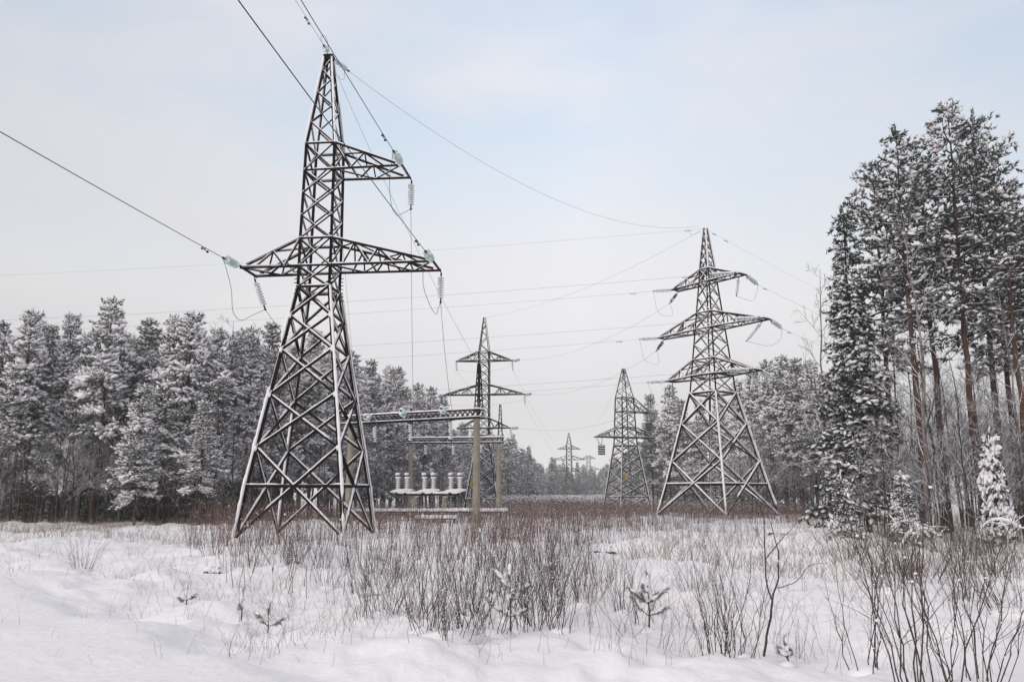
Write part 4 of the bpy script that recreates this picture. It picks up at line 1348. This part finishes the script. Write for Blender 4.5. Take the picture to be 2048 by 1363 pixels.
def shrub_proto(seed, n, H, spread, rad, m='twig', twigs=7, fork=True):
    rg = np.random.default_rng(seed); root = empty('bare_shrub')
    a = rg.random(n) * 6.283; rr2 = rg.random(n) ** .6 * spread * .35
    P0 = np.stack([np.cos(a) * rr2, np.sin(a) * rr2, np.full(n, -.08)], 1)
    D = np.stack([np.cos(a) * rr2 / .35 * .85, np.sin(a) * rr2 / .35 * .85, np.ones(n)], 1) + rg.normal(size=(n, 3)) * [.07, .07, 0]
    L = H * rg.uniform(.5, 1.0, n)
    P, Rr = stems(P0, D, L, rad * rg.uniform(.6, 1.15, n), rg, 8, .045)
    mb = MB(); V, F = tubes(P, Rr, 5); mb.add(V, F); mb.build('stems', M[m], root, True)
    t = MB(); nt = n * twigs; j = rg.integers(0, n, nt); i = rg.integers(2, 8, nt)
    b = P[j, i]; d = (P[j, i] - P[j, i - 1]); d /= np.linalg.norm(d, axis=1, keepdims=True); d = d + rg.normal(size=(nt, 3)) * .42; d[:, 2] += .1
    L2 = L[j] * rg.uniform(.12, .38, nt) * (1.1 - i / 10)
    P2, R2 = stems(b, d, L2, Rr[j, i] * .62, rg, 5, .08); V, F = tubes(P2, R2, 4); t.add(V, F)
    j2 = rg.integers(0, nt, nt); b = P2[j2, 3]; d = P2[j2, 3] - P2[j2, 2]; d /= np.linalg.norm(d, axis=1, keepdims=True) + 1e-6
    P3, R3 = stems(b, d + rg.normal(size=(nt, 3)) * .5, L2[j2] * .45, R2[j2, 3] * .8, rg, 3, .08); V, F = tubes(P3, R3, 3); t.add(V, F)
    t.build('twigs', M[m], root, True)
    s = MB(); q = rg.integers(0, nt, max(4, n))
    for k_ in q: s.ball(P2[k_, 0] + [0, 0, .008], (.012, .009, .008))
    s.ball((0, 0, -.03), (spread * .5, spread * .4, .09), jit=.3)
    s.build('snow_cover', M['snow'], root, True)
    return root


SH = [shrub_proto(200 + i, *a) for i, a in enumerate([(16, 1.45, .5, .0049), (24, 1.25, .7, .0046), (13, 1.5, .4, .0050), (30, 1.15, .8, .0043), (8, 1.3, .35, .0054), (18, 1.3, .6, .0050)])]
SHu = set()


def put_shrub(i, px, py, label, group, sc=1.0, rz=None):
    p = SH[i % len(SH)]
    if p.name not in SHu: SHu.add(p.name); o = p
    else: o = copy_tree(p)
    x, y = on_ground(px, py)
    o.location = (x, y, GZ(x, y)); o.rotation_euler = (0, 0, random.random() * 6.28 if rz is None else rz); o.scale = (sc,) * 3
    tag(o, label, 'shrub', group)


GS = 'leafless willow clumps in the middle of the clearing'
WL = []
for i, (px, py) in enumerate([(735, 1235), (770, 1225), (850, 1262), (900, 1270), (935, 1262), (985, 1268), (1040, 1262), (1090, 1255), (1125, 1262), (815, 1235), (1000, 1240), (870, 1230), (950, 1225), (1070, 1225), (1115, 1230),
                              (760, 1180), (830, 1190), (910, 1195), (980, 1190), (1050, 1190), (1120, 1195), (1160, 1210), (700, 1190), (655, 1170), (640, 1150), (600, 1150), (690, 1150), (560, 1120), (520, 1110), (470, 1115), (740, 1150),
                              (430, 1118), (400, 1100), (800, 1150), (880, 1150), (960, 1150), (1030, 1150), (1100, 1150), (1180, 1150), (500, 1135), (580, 1135), (1200, 1180), (1150, 1120), (1080, 1120), (1010, 1120), (900, 1120), (840, 1120), (760, 1120)]):
    WL.append((i, px + random.uniform(-12, 12), py))
for lo, hi, nm in ((1222, 1300, 'nearest'), (1165, 1222, 'second'), (1140, 1165, 'third'), (1000, 1140, 'farthest')):
    for q, (i, px, py) in enumerate(sorted([w for w in WL if lo <= w[2] < hi], key=lambda w: w[1])):
        put_shrub(i, px, py, 'dark leafless willow clump, %s from the left in the %s row of the thicket' % (ORD[q], nm), GS, random.uniform(.75, 1.1))
for i, (px, py, sc, lb) in enumerate([
        (1278, 1250, .8, 'leafless shrub around the little frosted pine right of centre'),
        (1245, 1225, .95, 'straight-stemmed leafless shrub left of the little frosted pine right of centre'),
        (1435, 1318, 1.05, 'leafless shrub fanning out at the bottom, right of centre'),
        (1480, 1312, 1.0, 'tall leafless shrub beside the forked sapling at the bottom'),
        (1385, 1215, .8, 'small leafless shrub between the bottom shrub and the corner-on pylon'),
        (1600, 1320, .45, 'small sparse twigs standing alone right of the forked sapling'),
        (165, 1135, .9, 'pale leafless shrub standing alone in the snow at left'),
        (1165, 1170, 1.0, 'leafless shrub at the right end of the middle thicket')]):
    put_shrub((4, 2, 0, 2, 5, 4, 1, 0)[i], px, py, lb, 'leafless shrubs standing apart', sc)
for i, (px, py, sc, lb) in enumerate([
        (1850, 1400, 1.75, 'large leafless shrub fanning up from the bottom right corner'), (1740, 1345, 1.35, 'tall leafless shrub left of the large bottom right shrub'),
        (1950, 1375, 1.5, 'tall leafless shrub right of the large bottom right shrub'), (1930, 1200, 1.2, 'leafless shrub behind the large bottom right shrub'),
        (1780, 1180, 1.15, 'leafless shrub in front of the young spruces at right'), (2035, 1230, 1.2, 'leafless shrub cut by the right edge')]):
    put_shrub((2, 4, 0, 5, 1, 3)[i], px, py, lb, 'leafless shrubs at the lower right', sc)
for i in range(14):
    put_shrub(i, random.uniform(1700, 2060), random.uniform(1090, 1170), 'leafless shrub in the tangle at the foot of the right wood', 'shrubs at the foot of the right wood', random.uniform(1.0, 1.5))


def forked_sapling():
    x, y = on_ground(1530, 1312); root = empty('bare_sapling', (x, y, GZ(x, y)))
    g = lambda px, py, dy=0: at(px, py, y + dy) - np.array([x, y, GZ(x, y)])
    mb = MB()
    def br(pts, r0, r1):
        P = np.array(pts); s = np.linspace(0, 1, len(P)); t = np.linspace(0, 1, len(P) * 3)
        Q = np.stack([np.interp(t, s, P[:, i]) for i in range(3)], 1); Q[1:-1] += rng.normal(size=(len(Q) - 2, 3)) * .004
        mb.tube(Q, np.linspace(r0, r1, len(Q)), 6)
    br([g(1527, 1318), g(1534, 1270), g(1545, 1200)], .014, .012)
    br([g(1545, 1200), g(1531, 1160, .05), g(1530, 1090, .1), g(1527, 1030, .15), g(1515, 1005, .2)], .010, .003)
    br([g(1545, 1200), g(1558, 1150, -.05), g(1556, 1100, -.1), g(1540, 1040, -.12), g(1530, 1020, -.15)], .010, .003)
    br([g(1531, 1118, .08), g(1560, 1080, .1), g(1590, 1050, .1), g(1620, 1010, .1)], .006, .002)
    br([g(1556, 1175, -.05), g(1590, 1165, -.05), g(1620, 1128, -.1), g(1660, 1125, -.1)], .006, .002)
    br([g(1530, 1090, .1), g(1510, 1060, .1), g(1490, 1030, .1)], .004, .0015)
    mb.build('stem', M['twig'], root, True)
    tag(root, 'slender forked leafless sapling with one long side branch, bottom right of centre', 'sapling')


forked_sapling()


def small_pine(px, py, H, seed, label):
    rg = np.random.default_rng(seed); x, y = on_ground(px, py); root = empty('pine_sapling', (x, y, GZ(x, y)))
    mb = MB(); mb.tube([[0, 0, -.1], [.01, 0, H * .5], [0, .01, H]], [.011, .009, .005], 6)
    pos, dirs = [], []
    for f, n, L in (((.35, 4, .30), (.62, 5, .24), (.86, 4, .12), (1.0, 1, .08)) if H > .4 else ((.6, 3, .4), (1.0, 1, .2))):
        for i in range(n):
            if n > 1 and rg.random() < .3: continue
            a = i / n * 6.283 + rg.random(); d = np.array([math.cos(a), math.sin(a), .25]) if n > 1 else np.array([0, 0, 1.])
            L_ = L * H * rg.uniform(.5, 1.5) * 1.2; d[2] += rg.uniform(-.25, .5)
            b = np.array([0, 0, H * f]); P = b + np.outer(np.linspace(0, 1, 4), d * L_) ; P[:, 2] += np.linspace(0, 1, 4) ** 2 * .06
            mb.tube(P, [.006, .005, .004, .003], 5)
            for q in np.linspace(.35, 1, 5): pos.append(b + d * L_ * q + [0, 0, q * q * .06]); dirs.append(d + rg.normal(size=3) * .15)
    mb.build('stem', M['twig'], root, True)
    pos, dirs = np.array(pos), np.array(dirs); n = len(pos)
    T = tuft_template(46, 1.0, .8, .035, seed); c = MB(); stamp(c, *T, pos, rotmat(dirs, rg.random(n) * 6), np.full(n, .10)); c.build('needles', M['needles_frost'], root)
    s = MB(); k_ = rg.random(n) < .5; sc = np.stack([rg.uniform(.04, .065, n), rg.uniform(.025, .04, n), rg.uniform(.015, .03, n)], 1)
    stamp(s, *BLOB[0], (pos + [0, 0, .022])[k_], rotmat(dirs, np.zeros(n))[k_], sc[k_]); s.ball((0, 0, .0), (.1, .1, .05))
    s.build('snow', M['snow'], root, True)
    tag(root, label, 'pine sapling', 'little frosted pines in the snow')


small_pine(1298, 1262, .52, 1, 'little frosted pine with two tiers, right of centre')
small_pine(1020, 1262, .62, 2, 'little frosted pine among the dark stems in the middle thicket')
#small_pine(985, 1262, .42, 6, 'little frosted pine left of the taller one in the middle thicket')
small_pine(482, 1232, .30, 3, 'little frosted pine at the edge of the smooth snow, left of centre')
small_pine(535, 1258, .22, 4, 'tiny frosted pine seedling near the smooth snow bank')
small_pine(372, 1205, .2, 5, 'tiny frosted pine seedling at the edge of the left bank')
small_pine(1575, 1330, .12, 7, 'tiny green pine tip poking out at the bottom right of the forked sapling')


def log(px, py, L, rad, ang, label, seed):
    rg = np.random.default_rng(seed); x, y = on_ground(px, py); root = empty('fallen_log', (x, y, GZ(x, y) - rad * .35), ang)
    k = 10; s = np.linspace(-.5, .5, k)
    P = np.stack([s * L, rg.normal(size=k) * .02, np.full(k, rad * .6) + rg.normal(size=k) * .015], 1)
    mb = MB(); mb.tube(P, rad * (1 - .3 * (s + .5)), 9); mb.tube([P[5], P[5] + [.15, -.05, rad * 2.2]], [rad * .3, rad * .15], 6); mb.build('wood', M['wood'], root, True)
    S = MB(); P2 = P + [0, .02, rad * .75]; S.tube(P2 + [0, 0, .0], rad * (1.15 + .45 * rg.random(k)), 9)
    for i in range(6): S.ball((s[rg.integers(k)] * L, .05, rad * 1.6), (rad * 2.6, rad * 2.2, rad * 1.1), jit=.3)
    S.build('snow_cover', M['snow'], root, True); tag(root, label, 'log', 'snow-capped dead wood')


log(1212, 1113, .7, .07, .1, 'snow-capped dark log left of the deadwood row, under the distant pylon', 1)
log(1350, 1118, .6, .06, -.1, 'short dark log under snow in the debris, left piece', 2)
log(1500, 1112, .9, .07, -.08, 'longest dark log under snow in front of the corner-on pylon', 3)
log(1310, 1124, .35, .05, -.5, 'small slanting dark piece of wood under snow', 4)
log(1395, 1116, .35, .05, .1, 'stubby dark log end between the two longer logs', 5)
log(1615, 1072, 3.4, .10, .05, 'long branch heaped with snow lying at the edge of the right wood', 6)
#log(1720, 1168, .5, .03, .1, 'thin dark branch lying on the snow at right', 7)
#log(745, 1278, .28, .035, .4, 'dark root end under a snow cap at bottom centre', 8)
log(425, 1146, .3, .05, .2, 'dark stub under a round snow cap left of the thicket', 9)


def bent_branch(px, py, L, label, seed):
    """snow-laden bent saplings at the foot of the right wood"""
    rg = np.random.default_rng(seed); x, y = on_ground(px, py); root = empty('bent_sapling', (x, y, GZ(x, y)), rg.uniform(-.8, .8) + (3.14 if rg.random() < .5 else 0))
    s = np.linspace(0, 1, 12); P = np.stack([s * L * .9, .2 * np.sin(s * 4) * L, .75 * L * np.sin(s * 2.2) - .1], 1)
    mb = MB(); mb.tube(P, .022 * (1 - s * .7), 6)
    S = MB(); S.tube(P[3:] + [0, 0, .04], .028 + .03 * rg.random(9), 7)
    for i in range(15):
        q = rg.integers(3, 12); d = rg.normal(size=3) * [.16, .22, .22] * L + [.12, 0, .02]
        mb.tube([P[q], P[q] + d * .5, P[q] + d], [.008, .006, .003], 4); S.tube([P[q] + [0, 0, .02], P[q] + d * .6 + [0, 0, .03], P[q] + d], [.014, .022, .008], 6)
    mb.build('stem', M['twig'], root, True); S.build('snow_cover', M['snow'], root, True); tag(root, label, 'sapling', 'saplings bent under snow')


for i, (px, py, L, lb) in enumerate([(1800, 1110, 1.3, 'sapling bent over under snow below the young spruces'), (1880, 1100, 1.5, 'arching snow-laden sapling at the foot of the right wood'), (1960, 1105, 1.7, 'snow-laden bent sapling nearest the right edge')]):
    bent_branch(px, py, L, lb, 300 + i)

# hide unused prototypes by removing them
for k_, lst in protos.items():
    for p in lst:
        if p.name not in used:
            for c in list(p.children): bpy.data.objects.remove(c)
            bpy.data.objects.remove(p)

# ------------------------------------------------------------------ haze
HAZE = 0.00095
if HAZE:
    mb = MB(); mb.box((0, 0, 36), (1400, 1400, 80))
    hm = bpy.data.materials.new('haze'); hm.use_nodes = True
    n_, l_ = hm.node_tree.nodes, hm.node_tree.links
    n_.remove(n_['Principled BSDF'])
    pv = n_.new('ShaderNodeVolumePrincipled'); pv.inputs['Color'].default_value = (1, 1, 1, 1); pv.inputs['Density'].default_value = HAZE
    l_.new(pv.outputs[0], n_['Material Output'].inputs['Volume'])
    o = mb.build('haze', hm); tag(o, 'thin cold winter haze over the clearing', 'haze', kind='stuff')
